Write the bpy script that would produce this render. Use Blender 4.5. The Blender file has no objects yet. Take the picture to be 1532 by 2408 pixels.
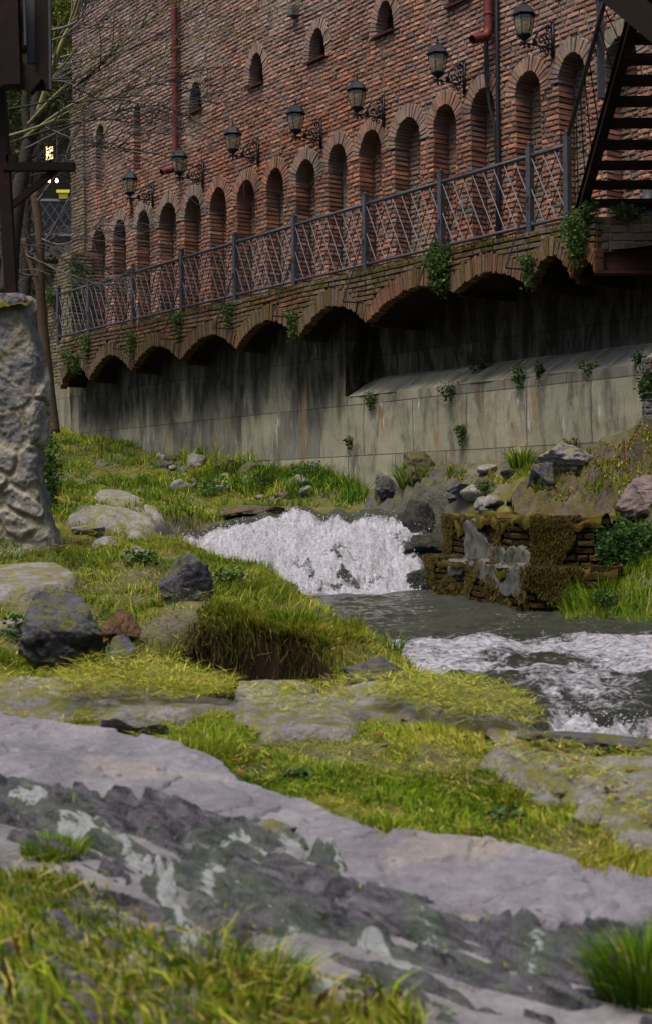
import bpy, bmesh, math, random
import numpy as np
from mathutils import Vector, Matrix, noise
random.seed(7)
rng = np.random.default_rng(7)
R = math.radians
SC = bpy.context.scene
COL = SC.collection

# ------------------------------------------------------------------ camera, sky, sun, exposure
F, CX, HY = 3344.0, 766.0, 1180.0        # focal length, centre column and horizon row, in units of a 1532 x 2408 picture
ROLL = R(0.6)
CZ = 1.6                                 # eye height above datum
cam = bpy.data.objects.new('camera', bpy.data.cameras.new('camera'))
COL.objects.link(cam)
SC.camera = cam
cam.data.sensor_fit = 'AUTO'
cam.data.sensor_width = 36.0
cam.data.lens = 50.0
cam.data.shift_y = -24.0 / 2408.0
cam.data.clip_start = 0.05
cam.data.clip_end = 500.0
cam.matrix_world = Matrix.Translation((0, 0, CZ)) @ Matrix.Rotation(R(90), 4, 'X') @ Matrix.Rotation(-ROLL, 4, 'Z')
cam.data.dof.use_dof = True
cam.data.dof.focus_distance = 20.5
cam.data.dof.aperture_fstop = 4.0

SUN_EL, SUN_AZ = R(66), R(222)           # azimuth clockwise from +Y
world = bpy.data.worlds.new('World')
SC.world = world
world.use_nodes = True
nt = world.node_tree
sky = nt.nodes.new('ShaderNodeTexSky')
sky.sky_type = 'NISHITA'
sky.sun_disc = False
sky.sun_elevation = SUN_EL
sky.sun_rotation = SUN_AZ
sky.dust_density = 3.0
nt.nodes['Background'].inputs['Strength'].default_value = 0.072
nt.links.new(sky.outputs['Color'], nt.nodes['Background'].inputs['Color'])
sl = bpy.data.lights.new('sun', 'SUN')
sl.energy = 1.45
sl.angle = R(24)
sl.color = (1.0, 0.94, 0.86)
so = bpy.data.objects.new('sun', sl)
COL.objects.link(so)
sdir = Vector((math.sin(SUN_AZ) * math.cos(SUN_EL), math.cos(SUN_AZ) * math.cos(SUN_EL), math.sin(SUN_EL)))
so.rotation_euler = sdir.to_track_quat('Z', 'Y').to_euler()
so.location = (0, -5, 30)
SC.view_settings.view_transform = 'Standard'
SC.view_settings.look = 'None'
SC.view_settings.exposure = 1.6
SC.view_settings.gamma = 1.0
SC.cycles.use_denoising = True
SC.cycles.max_bounces = 6
SC.cycles.transparent_max_bounces = 12

# ------------------------------------------------------------------ helpers
_cr, _sr = math.cos(ROLL), math.sin(ROLL)


def ray(px, py):
    a, b = (px - CX) / F, -(py - HY) / F
    return a * _cr + b * _sr, -a * _sr + b * _cr


def at(px, py, d):
    x, z = ray(px, py)
    return Vector((x * d, d, CZ + z * d))


def tag(o, label=None, cat=None, group=None, kind=None):
    if label: o['label'] = label
    if cat: o['category'] = cat
    if group: o['group'] = group
    if kind: o['kind'] = kind
    return o


ORG = {}


def root_org(o):
    return ORG[o.name]


def thing(name, label, cat, loc, group=None):
    o = bpy.data.objects.new(name, None)
    COL.objects.link(o)
    o.location = loc
    o.empty_display_size = 0.1
    ORG[o.name] = Vector(loc)
    return tag(o, label, cat, group)


def link(name, me, mat, parent, org):
    o = bpy.data.objects.new(name, me)
    COL.objects.link(o)
    if mat: me.materials.append(mat)
    ORG[o.name] = Vector(org)
    if parent is not None:
        o.parent = parent
    else:
        o.location = org
    return o


class MB:
    """Collects polygons with a colour per face, then makes ONE mesh object."""

    def __init__(s):
        s.v, s.f, s.c = [], [], []

    def poly(s, pts, col=(1, 1, 1)):
        k = len(s.v)
        s.v.extend([tuple(p) for p in pts])
        s.f.append(tuple(range(k, k + len(pts))))
        s.c.append(col)

    def hexa(s, a, b, col=(1, 1, 1)):
        """solid between quad a and quad b (corresponding corners)"""
        k = len(s.v)
        s.v.extend([tuple(p) for p in a] + [tuple(p) for p in b])
        for q in ((3, 2, 1, 0), (4, 5, 6, 7), (0, 1, 5, 4), (1, 2, 6, 5), (2, 3, 7, 6), (3, 0, 4, 7)):
            s.f.append(tuple(k + i for i in q))
            s.c.append(col)

    def bar(s, p, q, w, h, col=(1, 1, 1), up=Vector((0, 0, 1))):
        p, q = Vector(p), Vector(q)
        d = (q - p).normalized()
        r = d.cross(up)
        r = r.normalized() if r.length > 1e-4 else Vector((1, 0, 0))
        u = r.cross(d).normalized()
        o = [(-1, -1), (1, -1), (1, 1), (-1, 1)]
        s.hexa([p + r * (x * w / 2) + u * (y * h / 2) for x, y in o], [q + r * (x * w / 2) + u * (y * h / 2) for x, y in o], col)

    def tube(s, pts, rad, n=8, col=(1, 1, 1), cap=True):
        pts = [Vector(p) for p in pts]
        if not hasattr(rad, '__len__'): rad = [rad] * len(pts)
        k = len(s.v)
        pr = None
        for i, p in enumerate(pts):
            d = (pts[min(i + 1, len(pts) - 1)] - pts[max(i - 1, 0)])
            d = d.normalized() if d.length > 1e-9 else Vector((0, 0, 1))
            if pr is None:
                r = d.cross(Vector((0.31, 0.17, 0.93)))
                if r.length < 1e-3: r = d.cross(Vector((1, 0, 0)))
            else:
                r = pr - d * pr.dot(d)
                if r.length < 1e-4: r = d.cross(Vector((0.3, 0.9, 0.1)))
            r.normalize(); pr = r
            u = d.cross(r)
            for j in range(n):
                t = 2 * math.pi * j / n
                s.v.append(tuple(p + (r * math.cos(t) + u * math.sin(t)) * rad[i]))
        for i in range(len(pts) - 1):
            for j in range(n):
                a, b = k + i * n + j, k + i * n + (j + 1) % n
                s.f.append((a, b, b + n, a + n)); s.c.append(col)
        if cap:
            s.f.append(tuple(k + j for j in range(n))[::-1]); s.c.append(col)
            m = k + (len(pts) - 1) * n
            s.f.append(tuple(m + j for j in range(n))); s.c.append(col)

    def lathe(s, c, prof, n=12, col=(1, 1, 1), rot=0.0):
        c = Vector(c)
        k = len(s.v)
        for r, z in prof:
            for j in range(n):
                t = 2 * math.pi * j / n + rot
                s.v.append((c.x + r * math.cos(t), c.y + r * math.sin(t), c.z + z))
        for i in range(len(prof) - 1):
            for j in range(n):
                a, b = k + i * n + j, k + i * n + (j + 1) % n
                s.f.append((a, b, b + n, a + n)); s.c.append(col)

    def build(s, name, mat, parent=None, smooth=False, org=None):
        if parent is not None:
            org = ORG[parent.name]
        elif org is None:
            a = np.array(s.v)
            org = ((a[:, 0].min() + a[:, 0].max()) / 2, (a[:, 1].min() + a[:, 1].max()) / 2, a[:, 2].min())
        me = bpy.data.meshes.new(name)
        o = Vector(org)
        me.from_pydata([(v[0] - o.x, v[1] - o.y, v[2] - o.z) for v in s.v], [], s.f)
        at_ = me.attributes.new('Col', 'FLOAT_COLOR', 'FACE')
        cc = np.ones((len(s.f), 4), dtype=np.float32)
        cc[:, :3] = np.array(s.c, dtype=np.float32).reshape(-1, 3)
        at_.data.foreach_set('color', cc.ravel())
        if smooth: me.shade_smooth()
        me.update()
        return link(name, me, mat, parent, o)


def np_mesh(name, V, Fc, mat, parent=None, col=None, smooth=False, attrs=None, org=None):
    """vertices (N,3), faces (M,k) -> object; col (N,3) per vertex; attrs {name:(N,3)}"""
    V = np.asarray(V, dtype=np.float64)
    Fc = np.asarray(Fc, dtype=np.int32)
    if parent is not None:
        org = ORG[parent.name]
    elif org is None:
        org = Vector(((V[:, 0].min() + V[:, 0].max()) / 2, (V[:, 1].min() + V[:, 1].max()) / 2, V[:, 2].min()))
    W = (V - np.array(org)).astype(np.float32)
    me = bpy.data.meshes.new(name)
    me.vertices.add(len(W))
    me.vertices.foreach_set('co', W.ravel())
    k = Fc.shape[1]
    me.loops.add(Fc.size)
    me.loops.foreach_set('vertex_index', Fc.ravel())
    me.polygons.add(len(Fc))
    me.polygons.foreach_set('loop_start', np.arange(0, Fc.size, k, dtype=np.int32))
    me.update(calc_edges=True)
    if col is not None:
        a = me.attributes.new('Col', 'FLOAT_COLOR', 'POINT')
        cc = np.ones((len(V), 4), dtype=np.float32)
        cc[:, :3] = col
        a.data.foreach_set('color', cc.ravel())
    for nm, arr in (attrs or {}).items():
        a = me.attributes.new(nm, 'FLOAT_VECTOR', 'POINT')
        a.data.foreach_set('vector', np.asarray(arr, dtype=np.float32).ravel())
    if smooth: me.shade_smooth()
    me.validate()
    return link(name, me, mat, parent, Vector(org))


def grid_faces(nr, nc):
    i = np.arange(nr - 1)[:, None] * nc + np.arange(nc - 1)[None, :]
    i = i.ravel()
    return np.stack([i, i + 1, i + 1 + nc, i + nc], 1)


# vectorised value noise
def _hash(ix, iy, iz, seed):
    h = (ix * 374761393 + iy * 668265263 + iz * 2147483647 + seed * 1274126177) & 0xffffffff
    h = ((h ^ (h >> 13)) * 1274126177) & 0xffffffff
    h = ((h ^ (h >> 16)) * 2246822519) & 0xffffffff
    return ((h ^ (h >> 15)) & 0xffff) / 65535.0


def vnoise(x, y, z=0.0, seed=0):
    x, y, z = np.broadcast_arrays(np.asarray(x, float), np.asarray(y, float), np.asarray(z, float))
    xi, yi, zi = np.floor(x).astype(np.int64), np.floor(y).astype(np.int64), np.floor(z).astype(np.int64)
    fx, fy, fz = x - xi, y - yi, z - zi
    fx, fy, fz = fx * fx * (3 - 2 * fx), fy * fy * (3 - 2 * fy), fz * fz * (3 - 2 * fz)
    out = 0
    for a in (0, 1):
        for b in (0, 1):
            for c in (0, 1):
                w = (fx if a else 1 - fx) * (fy if b else 1 - fy) * (fz if c else 1 - fz)
                out = out + w * _hash(xi + a, yi + b, zi + c, seed)
    return out * 2 - 1


def fbm(x, y, z=0.0, o=4, seed=0, g=0.5):
    s, a, f = 0, 1.0, 1.0
    for k in range(o):
        s = s + a * vnoise(x * f, y * f, z * f if np.ndim(z) or z else 0.0, seed + k)
        a *= g; f *= 2.03
    return s


def sst(a, b, t):
    t = np.clip((t - a) / (b - a), 0, 1)
    return t * t * (3 - 2 * t)


def poly_sd(x, y, P):
    """signed distance to a plan polygon, negative outside / positive inside"""
    P = np.asarray(P, float)
    x, y = np.asarray(x, float), np.asarray(y, float)
    d = np.full(x.shape, 1e18)
    ins = np.zeros(x.shape, bool)
    n = len(P)
    for i in range(n):
        ax, ay = P[i]; bx, by = P[(i + 1) % n]
        ex, ey = bx - ax, by - ay
        L = ex * ex + ey * ey + 1e-12
        t = np.clip(((x - ax) * ex + (y - ay) * ey) / L, 0, 1)
        d = np.minimum(d, (x - ax - ex * t) ** 2 + (y - ay - ey * t) ** 2)
        c = (ay > y) != (by > y)
        with np.errstate(divide='ignore', invalid='ignore'):
            ins ^= c & (x < (bx - ax) * (y - ay) / (by - ay + 1e-15) + ax)
    d = np.sqrt(d)
    return np.where(ins, d, -d)


# ------------------------------------------------------------------ materials
class NT:
    def __init__(s, name):
        s.m = bpy.data.materials.new(name)
        s.m.use_nodes = True
        s.t = s.m.node_tree
        s.b = s.t.nodes['Principled BSDF']
        s.out = s.t.nodes['Material Output']

    def n(s, typ, ins=None, **kw):
        nd = s.t.nodes.new('ShaderNode' + typ)
        for k, v in kw.items(): setattr(nd, k, v)
        for k, v in (ins or {}).items(): s.set(nd.inputs[k], v)
        return nd

    def set(s, sock, v):
        if hasattr(v, 'is_output'): s.t.links.new(v, sock)
        elif isinstance(v, (tuple, list)) and len(v) == 3 and sock.type == 'RGBA': sock.default_value = (*v, 1)
        else: sock.default_value = v

    def coord(s, which='Object'):
        return s.n('TexCoord').outputs[which]

    def geo(s):
        return s.n('NewGeometry').outputs['Position']

    def attr(s, name='Col', out='Color'):
        return s.n('Attribute', attribute_name=name).outputs[out]

    def noise(s, vec, scale, detail=4, rough=0.6, dist=0.0):
        return s.n('TexNoise', {'Vector': vec, 'Scale': scale, 'Detail': detail, 'Roughness': rough, 'Distortion': dist}).outputs['Fac']

    def ramp(s, fac, lo, hi, a=0.0, b=1.0):
        return s.n('MapRange', {'Value': fac, 'From Min': lo, 'From Max': hi, 'To Min': a, 'To Max': b}).outputs['Result']

    def mix(s, fac, a, b, mode='MIX'):
        nd = s.n('Mix', data_type='RGBA', blend_type=mode)
        s.set(nd.inputs[0], fac); s.set(nd.inputs[6], a); s.set(nd.inputs[7], b)
        return nd.outputs[2]

    def math(s, op, a, b=0.0):
        nd = s.n('Math', operation=op)
        s.set(nd.inputs[0], a); s.set(nd.inputs[1], b)
        return nd.outputs[0]

    def scale(s, vec, sx, sy, sz):
        return s.n('Mapping', {'Vector': vec, 'Scale': (sx, sy, sz)}).outputs[0]

    def bump(s, h, strength=0.5, dist=0.02, nrm=None):
        ins = {'Height': h, 'Strength': strength, 'Distance': dist}
        if nrm is not None: ins['Normal'] = nrm
        o = s.n('Bump', ins).outputs[0]
        s.set(s.b.inputs['Normal'], o)
        return o

    def fin(s, color=None, rough=0.8, metal=0.0, spec=None):
        if color is not None: s.set(s.b.inputs['Base Color'], color)
        s.set(s.b.inputs['Roughness'], rough)
        s.set(s.b.inputs['Metallic'], metal)
        if spec is not None: s.set(s.b.inputs['Specular IOR Level'], spec)
        return s.m


def m_attr(name, mott=0.35, sc=30, rough=0.9, bump=0.5, bd=0.01, spec=0.08, big=None):
    """colour from the mesh's own colour attribute, mottled"""
    t = NT(name)
    p = t.geo()
    c = t.attr()
    f = t.noise(p, sc, 5, 0.65)
    c = t.mix(mott, c, t.mix(f, (0.0, 0.0, 0.0), (2, 2, 2)), 'MULTIPLY') if mott else c
    if big:
        c = t.mix(t.ramp(t.noise(p, big[0], 4, 0.6), 0.5, 0.68), c, big[1])
    t.bump(t.noise(p, sc * 1.5, 6, 0.7), bump, bd)
    return t.fin(c, rough, 0, spec)


def m_brick():
    t = NT('old_brick')
    p = t.geo()
    c = t.attr()
    f = t.noise(p, 28, 6, 0.7)
    c = t.mix(0.75, c, t.mix(f, (0.15, 0.15, 0.15), (1.8, 1.8, 1.8)), 'MULTIPLY')
    eff = t.math('MULTIPLY', t.ramp(t.noise(p, 45, 4, 0.8), 0.6, 0.72), t.ramp(t.noise(p, 2.6, 5, 0.7), 0.5, 0.64))
    c = t.mix(t.math('MULTIPLY', eff, 0.8), c, (0.55, 0.50, 0.50))
    dk = t.ramp(t.noise(t.scale(p, 1, 1, 0.3), 1.7, 5, 0.7), 0.56, 0.75)
    c = t.mix(t.math('MULTIPLY', dk, 0.6), c, (0.06, 0.048, 0.036))
    t.bump(t.noise(p, 60, 6, 0.75), 0.7, 0.012)
    return t.fin(c, 0.92, 0, 0.06)


def m_concrete():
    t = NT('stained_concrete')
    v = t.attr('sz', 'Vector')
    p = t.geo()
    bn = t.n('TexBrick', {'Vector': v, 'Color1': (0.255, 0.235, 0.16), 'Color2': (0.125, 0.12, 0.098), 'Mortar': (0.075, 0.07, 0.055), 'Scale': 1.0,
                          'Mortar Size': 0.008, 'Mortar Smooth': 0.2, 'Bias': 0.0, 'Brick Width': 1.15, 'Row Height': 0.76}, offset=0.37)
    c = bn.outputs['Color']
    str_ = t.noise(t.scale(v, 2.6, 0.55, 1), 2.0, 7, 0.72, 0.5)
    c = t.mix(t.ramp(str_, 0.48, 0.62, 0, 0.7), c, (0.055, 0.05, 0.04))
    c = t.mix(t.ramp(t.noise(v, 2.3, 6, 0.75), 0.52, 0.66, 0, 0.45), c, (0.07, 0.064, 0.045))
    st2 = t.noise(t.scale(v, 1.6, 0.4, 1), 1.5, 6, 0.7, 0.7)
    c = t.mix(t.ramp(st2, 0.55, 0.67, 0, 0.7), c, (0.20, 0.105, 0.04))
    st3 = t.noise(t.scale(v, 3.1, 0.4, 1), 2.3, 3, 0.6)
    c = t.mix(t.ramp(st3, 0.56, 0.7, 0, 0.55), c, (0.23, 0.22, 0.12))
    wn = t.math('MULTIPLY', t.ramp(t.noise(t.scale(v, 7, 0.9, 1), 1.4, 6, 0.75, 0.5), 0.60, 0.68), t.ramp(t.noise(v, 1.1, 2), 0.46, 0.6))
    c = t.mix(t.math('MULTIPLY', wn, 0.9), c, (0.62, 0.57, 0.62))
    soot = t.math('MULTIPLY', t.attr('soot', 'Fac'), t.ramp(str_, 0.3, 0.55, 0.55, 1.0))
    c = t.mix(soot, c, (0.014, 0.012, 0.009))  # soot, and the walkway's shade with it, put into the concrete colour
    fine = t.noise(p, 55, 6, 0.8)
    c = t.mix(0.7, c, t.mix(fine, (0.3, 0.3, 0.3), (1.7, 1.7, 1.7)), 'MULTIPLY')
    c = t.mix(t.ramp(t.noise(p, 34, 3, 0.6), 0.68, 0.74), c, (0.03, 0.028, 0.02))
    h = t.math('ADD', t.math('MULTIPLY', bn.outputs['Fac'], -1.0), t.math('MULTIPLY', fine, 0.6))
    t.bump(h, 0.8, 0.015)
    return t.fin(c, 0.9, 0, 0.06)


def m_rock(name, base, dark, moss=None, mossamt=0.5, wet=0.75, sc=3.0, spec=0.12, crack=0.6, tan=None):
    t = NT(name)
    p = t.geo()
    n1 = t.noise(p, sc, 6, 0.65, 0.6)
    c = t.mix(t.ramp(n1, 0.35, 0.65), dark, base)
    n2 = t.noise(p, sc * 9, 6, 0.75)
    c = t.mix(0.8, c, t.mix(n2, (0.2, 0.2, 0.2), (1.8, 1.8, 1.8)), 'MULTIPLY')
    li = t.ramp(t.noise(p, sc * 3.3, 4, 0.7), 0.6, 0.72)
    c = t.mix(t.math('MULTIPLY', li, 0.4), c, tuple(min(1, 1.7 * x) for x in base))
    vor = t.n('TexVoronoi', {'Vector': t.mix(0.12, p, t.n('TexNoise', {'Vector': p, 'Scale': sc * 2}).outputs['Color']), 'Scale': sc * 0.7}, feature='DISTANCE_TO_EDGE').outputs['Distance']
    cr = t.ramp(vor, 0.0, 0.03, 1, 0)
    c = t.mix(t.math('MULTIPLY', cr, crack), c, tuple(0.3 * x for x in dark))
    if tan:
        c = t.mix(t.ramp(t.noise(t.scale(p, 1, 1, 4), sc * 0.45, 5, 0.55, 0.8), 0.58, 0.62, 0, 0.6), c, t.mix(n2, tuple(0.5 * x for x in tan), tuple(1.5 * x for x in tan)))
        c = t.mix(t.ramp(t.noise(t.scale(p, 1, 1, 1), sc * 5, 3, 0.6), 0.66, 0.72, 0, 0.7), c, tuple(0.35 * x for x in dark))
    if moss:
        nz = t.n('SeparateXYZ', {'Vector': t.n('NewGeometry').outputs['Normal']}).outputs['Z']
        mm = t.math('MULTIPLY', t.ramp(nz, 0.1, 0.7), t.ramp(t.noise(p, sc * 2.1, 5, 0.75), 0.62 - 0.3 * mossamt, 0.72 - 0.3 * mossamt))
        c = t.mix(mm, c, t.mix(n2, tuple(0.5 * x for x in moss), tuple(1.5 * x for x in moss)))
    h = t.math('ADD', n2, t.math('MULTIPLY', t.noise(p, sc * 3, 5), 1.2))
    h = t.math('SUBTRACT', h, t.math('MULTIPLY', cr, 0.8 * crack))
    t.bump(h, 0.9, 0.04)
    return t.fin(c, wet, 0, spec)


def m_wet():
    t = NT('wet_layered_rock')
    p = t.geo()
    rot = t.n('Mapping', {'Vector': p, 'Rotation': (0, 0, R(44))}).outputs[0]
    n1 = t.noise(t.scale(rot, 2.2, 6.0, 6), 2.6, 7, 0.7, 0.9)
    n2 = t.noise(p, 42, 6, 0.8)
    c = t.mix(t.ramp(n1, 0.40, 0.66), (0.026, 0.025, 0.031), (0.185, 0.17, 0.20))
    c = t.mix(0.85, c, t.mix(n2, (0.15, 0.15, 0.15), (1.85, 1.85, 1.85)), 'MULTIPLY')
    al = t.noise(t.scale(rot, 2.4, 8, 6), 3.2, 6, 0.72, 1.2)
    c = t.mix(t.ramp(al, 0.57, 0.66, 0, 0.7), c, t.mix(n2, (0.05, 0.085, 0.04), (0.22, 0.30, 0.17)))
    fl = t.n('SeparateXYZ', {'Vector': t.attr('flow', 'Vector')}).outputs
    wh = t.math('ADD', t.noise(t.scale(rot, 2.0, 9.0, 6), 3.0, 6, 0.7, 1.0), t.math('MULTIPLY', fl[0], 0.36))
    c = t.mix(t.ramp(fl[1], 0.1, 0.9, 0, 0.55), c, (0.10, 0.14, 0.085))
    c = t.mix(t.ramp(wh, 0.66, 0.71, 0, 0.92), c, t.mix(n2, (0.24, 0.26, 0.24), (0.56, 0.57, 0.60)))
    dk = t.noise(t.scale(rot, 3, 6, 5), 3.0, 5, 0.7, 0.8)
    c = t.mix(t.ramp(dk, 0.60, 0.66, 0, 0.9), c, (0.018, 0.017, 0.016))
    t.bump(t.math('ADD', n2, t.math('MULTIPLY', n1, 2.0)), 0.9, 0.03)
    return t.fin(c, t.math('SUBTRACT', 0.62, t.math('MULTIPLY', al, 0.3)), 0, 0.35)


def m_simple(name, col, rough=0.6, metal=0.0, nz=0.3, sc=25, bump=0.15, rust=None, spec=0.12):
    t = NT(name)
    p = t.coord()
    f = t.noise(p, sc, 5, 0.7)
    c = t.mix(nz, col, t.mix(f, (0, 0, 0), tuple(min(2.0 * x, 1) for x in col)))
    if rust:
        c = t.mix(t.ramp(t.noise(p, sc * 0.3, 5, 0.7), 0.52, 0.62), c, rust)
    t.bump(f, bump, 0.005)
    return t.fin(c, rough, metal, spec)


def m_leaf(name, rough=0.55, trans=0.35):
    t = NT(name)
    c = t.attr()
    t.fin(c, rough, 0, 0.10)
    tr = t.n('BsdfTranslucent', {'Color': c})
    mx = t.n('MixShader', {0: trans, 1: t.b.outputs[0], 2: tr.outputs[0]})
    t.t.links.new(mx.outputs[0], t.out.inputs[0])
    return t.m


def m_ground():
    t = NT('soil_and_moss')
    p = t.geo()
    g = t.attr('zone', 'Vector')
    gx = t.n('SeparateXYZ', {'Vector': g}).outputs
    n1 = t.noise(p, 2.2, 6, 0.7)
    n2 = t.noise(p, 22, 6, 0.75)
    dirt = t.mix(t.ramp(n1, 0.35, 0.65), (0.045, 0.036, 0.024), (0.12, 0.105, 0.085))
    moss = t.mix(t.ramp(t.noise(p, 5, 5, 0.7), 0.35, 0.65), (0.045, 0.055, 0.008), (0.16, 0.14, 0.025))
    stone = t.mix(t.ramp(n1, 0.35, 0.65), (0.09, 0.085, 0.09), (0.23, 0.215, 0.22))
    c = t.mix(gx[0], dirt, moss)
    c = t.mix(gx[1], c, stone)
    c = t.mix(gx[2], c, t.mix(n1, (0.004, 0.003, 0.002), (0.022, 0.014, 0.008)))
    c = t.mix(0.7, c, t.mix(n2, (0.25, 0.25, 0.25), (1.75, 1.75, 1.75)), 'MULTIPLY')
    t.bump(n2, 0.8, 0.02)
    return t.fin(c, 0.9, 0, 0.05)


def m_water():
    t = NT('murky_river_water')
    p = t.geo()
    foam_glint = t.n('SeparateXYZ', {'Vector': t.attr('foam_glint', 'Vector')}).outputs
    ns = t.mix(foam_glint[1], t.noise(t.scale(p, 3.6, 6.5, 2.2), 2.0, 9, 0.80, 0.6), t.mix(0.5, t.noise(t.scale(p, 6, 2.0, 2.0), 1.6, 8, 0.78, 0.6), t.noise(p, 16, 7, 0.85)))
    nf = t.noise(t.scale(p, 14, 14, 7), 2.0, 6, 0.85, 0.3)
    nn = t.math('ADD', t.math('MULTIPLY', ns, 0.6), t.math('MULTIPLY', nf, 0.4))
    thr = t.math('SUBTRACT', 0.80, t.math('MULTIPLY', foam_glint[0], 0.55))
    mask = t.n('MapRange', {'Value': nn, 'From Min': thr, 'From Max': t.math('ADD', thr, 0.10)}).outputs['Result']
    fs = t.mix(foam_glint[1], t.noise(t.scale(p, 6, 15, 6), 2.2, 6, 0.8, 0.6), t.mix(0.55, t.noise(t.scale(p, 13, 2.8, 2.8), 2.0, 7, 0.78, 0.5), t.noise(p, 30, 6, 0.85)))
    white = t.mix(t.ramp(fs, 0.40, 0.57), (0.20, 0.20, 0.19), (0.84, 0.80, 0.88))
    c = t.mix(mask, t.mix(ns, (0.018, 0.020, 0.010), (0.055, 0.058, 0.036)), white)
    rp = t.noise(t.scale(p, 2.6, 7.0, 3), 2.4, 6, 0.68, 0.8)
    h = t.math('ADD', t.math('MULTIPLY', rp, 0.6), t.math('MULTIPLY', t.math('MULTIPLY', nf, foam_glint[0]), 0.9))
    t.bump(h, 1.0, 0.11)
    return t.fin(c, t.math('ADD', 0.05, t.math('MULTIPLY', mask, 0.6)), 0, 0.5)


M = dict(
    brick=m_brick(),
    dkbrick=m_attr('dark_brick', 0.7, 24, 0.9, 0.7, 0.015, 0.05),
    conc=m_concrete(),
    iron=m_simple('black_cast_iron', (0.018, 0.017, 0.020), 0.5, 0.2, 0.4, 60, 0.3),
    railm=m_simple('grey_painted_steel', (0.055, 0.057, 0.066), 0.5, 0.2, 0.35, 30, 0.2, (0.05, 0.035, 0.028)),
    litrod=m_simple('lit_steel_rod', (0.10, 0.10, 0.118), 0.4, 0.2, 0.3, 40),  # same rods in a paler copy: light caught by one direction, painted
    rod=m_simple('dark_steel_rod', (0.014, 0.0135, 0.015), 0.5, 0.1, 0.3, 40),
    redpipe=m_simple('oxblood_painted_metal', (0.105, 0.022, 0.02), 0.5, 0.0, 0.35, 14, 0.2, (0.075, 0.02, 0.018)),
    cable=m_simple('black_rubber', (0.016, 0.015, 0.017), 0.5),
    rust=m_simple('rusty_dark_steel', (0.012, 0.007, 0.006), 0.8, 0.0, 0.5, 12, 0.4, (0.028, 0.009, 0.006)),
    wood=m_simple('weathered_dark_wood', (0.014, 0.010, 0.008), 0.85, 0.0, 0.6, 9, 0.5, (0.03, 0.018, 0.010)),
    plank=m_simple('grey_plank', (0.055, 0.053, 0.06), 0.8, 0.0, 0.5, 9, 0.4),
    frame=m_simple('brown_window_wood', (0.06, 0.025, 0.018), 0.7),
    sill=m_simple('dark_red_sill', (0.07, 0.022, 0.018), 0.6),
    grass=m_leaf('grass_blades', 0.6, 0.3),
    leaf=m_leaf('leaves', 0.5, 0.3),
    bark=m_attr('bark', 0.7, 18, 0.9, 0.8, 0.02, 0.08),
    ground=m_ground(),
    water=m_water(),
    slab=m_rock('smooth_lilac_slab', (0.235, 0.22, 0.24), (0.14, 0.13, 0.148), None, 0, 0.6, 2.2, 0.25, 0.0, (0.27, 0.235, 0.20)),
    wet=m_wet(),
    boulder=m_rock('grey_boulder', (0.135, 0.13, 0.145), (0.035, 0.034, 0.042), (0.12, 0.12, 0.03), 0.5, 0.7, 5.0, 0.15, 0.25),
    flat=m_rock('pale_flat_stone', (0.28, 0.26, 0.25), (0.14, 0.13, 0.13), (0.16, 0.15, 0.035), 0.55, 0.8, 4.0, 0.4, 0.15),
    bank=m_rock('ochre_bank_rock', (0.13, 0.095, 0.062), (0.035, 0.028, 0.024), (0.075, 0.060, 0.009), 0.6, 0.8, 3.0, 0.3, 0.2),
    pier=m_attr('rubble_masonry', 0.75, 22, 0.92, 0.9, 0.02, 0.06),
    moss=m_attr('mossy_masonry', 0.75, 26, 0.92, 0.9, 0.02, 0.05),
)
# ------------------------------------------------------------------ the long wall's own axes: s along it (towards the stairs), o out of it, z up
TH = R(35.3)
EV = Vector((math.sin(TH), -math.cos(TH), 0))      # along the wall, towards the near end
NV = Vector((-math.cos(TH), -math.sin(TH), 0))     # out of the wall, towards the river
P0 = Vector((2.87, 17.0, 0)) - NV * 1.0            # foot of the brick face


def W(s, z, o=0.0):
    p = P0 + EV * s + NV * o
    return Vector((p.x, p.y, z))


def Ww(s, z, o=0.0):
    """the same with the old wall's unevenness"""
    v = Vector((s * 0.55, z * 0.5, 3.1))
    return W(s + 0.012 * noise.noise(v * 3.1), z + 0.035 * noise.noise(v) + 0.012 * noise.noise(v * 4), o + 0.02 * noise.noise(v * 1.7 + Vector((9, 0, 0))))


def on(px, py, o=0.0):
    x, z = ray(px, py)
    q = P0 + NV * o
    t = (q.x * NV.x + q.y * NV.y) / (x * NV.x + NV.y)
    p = Vector((x * t, t, 0)) - q
    return p.dot(EV), CZ + z * t


# ------------------------------------------------------------------ terrain
def U(p):
    return CX + F * p


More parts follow.
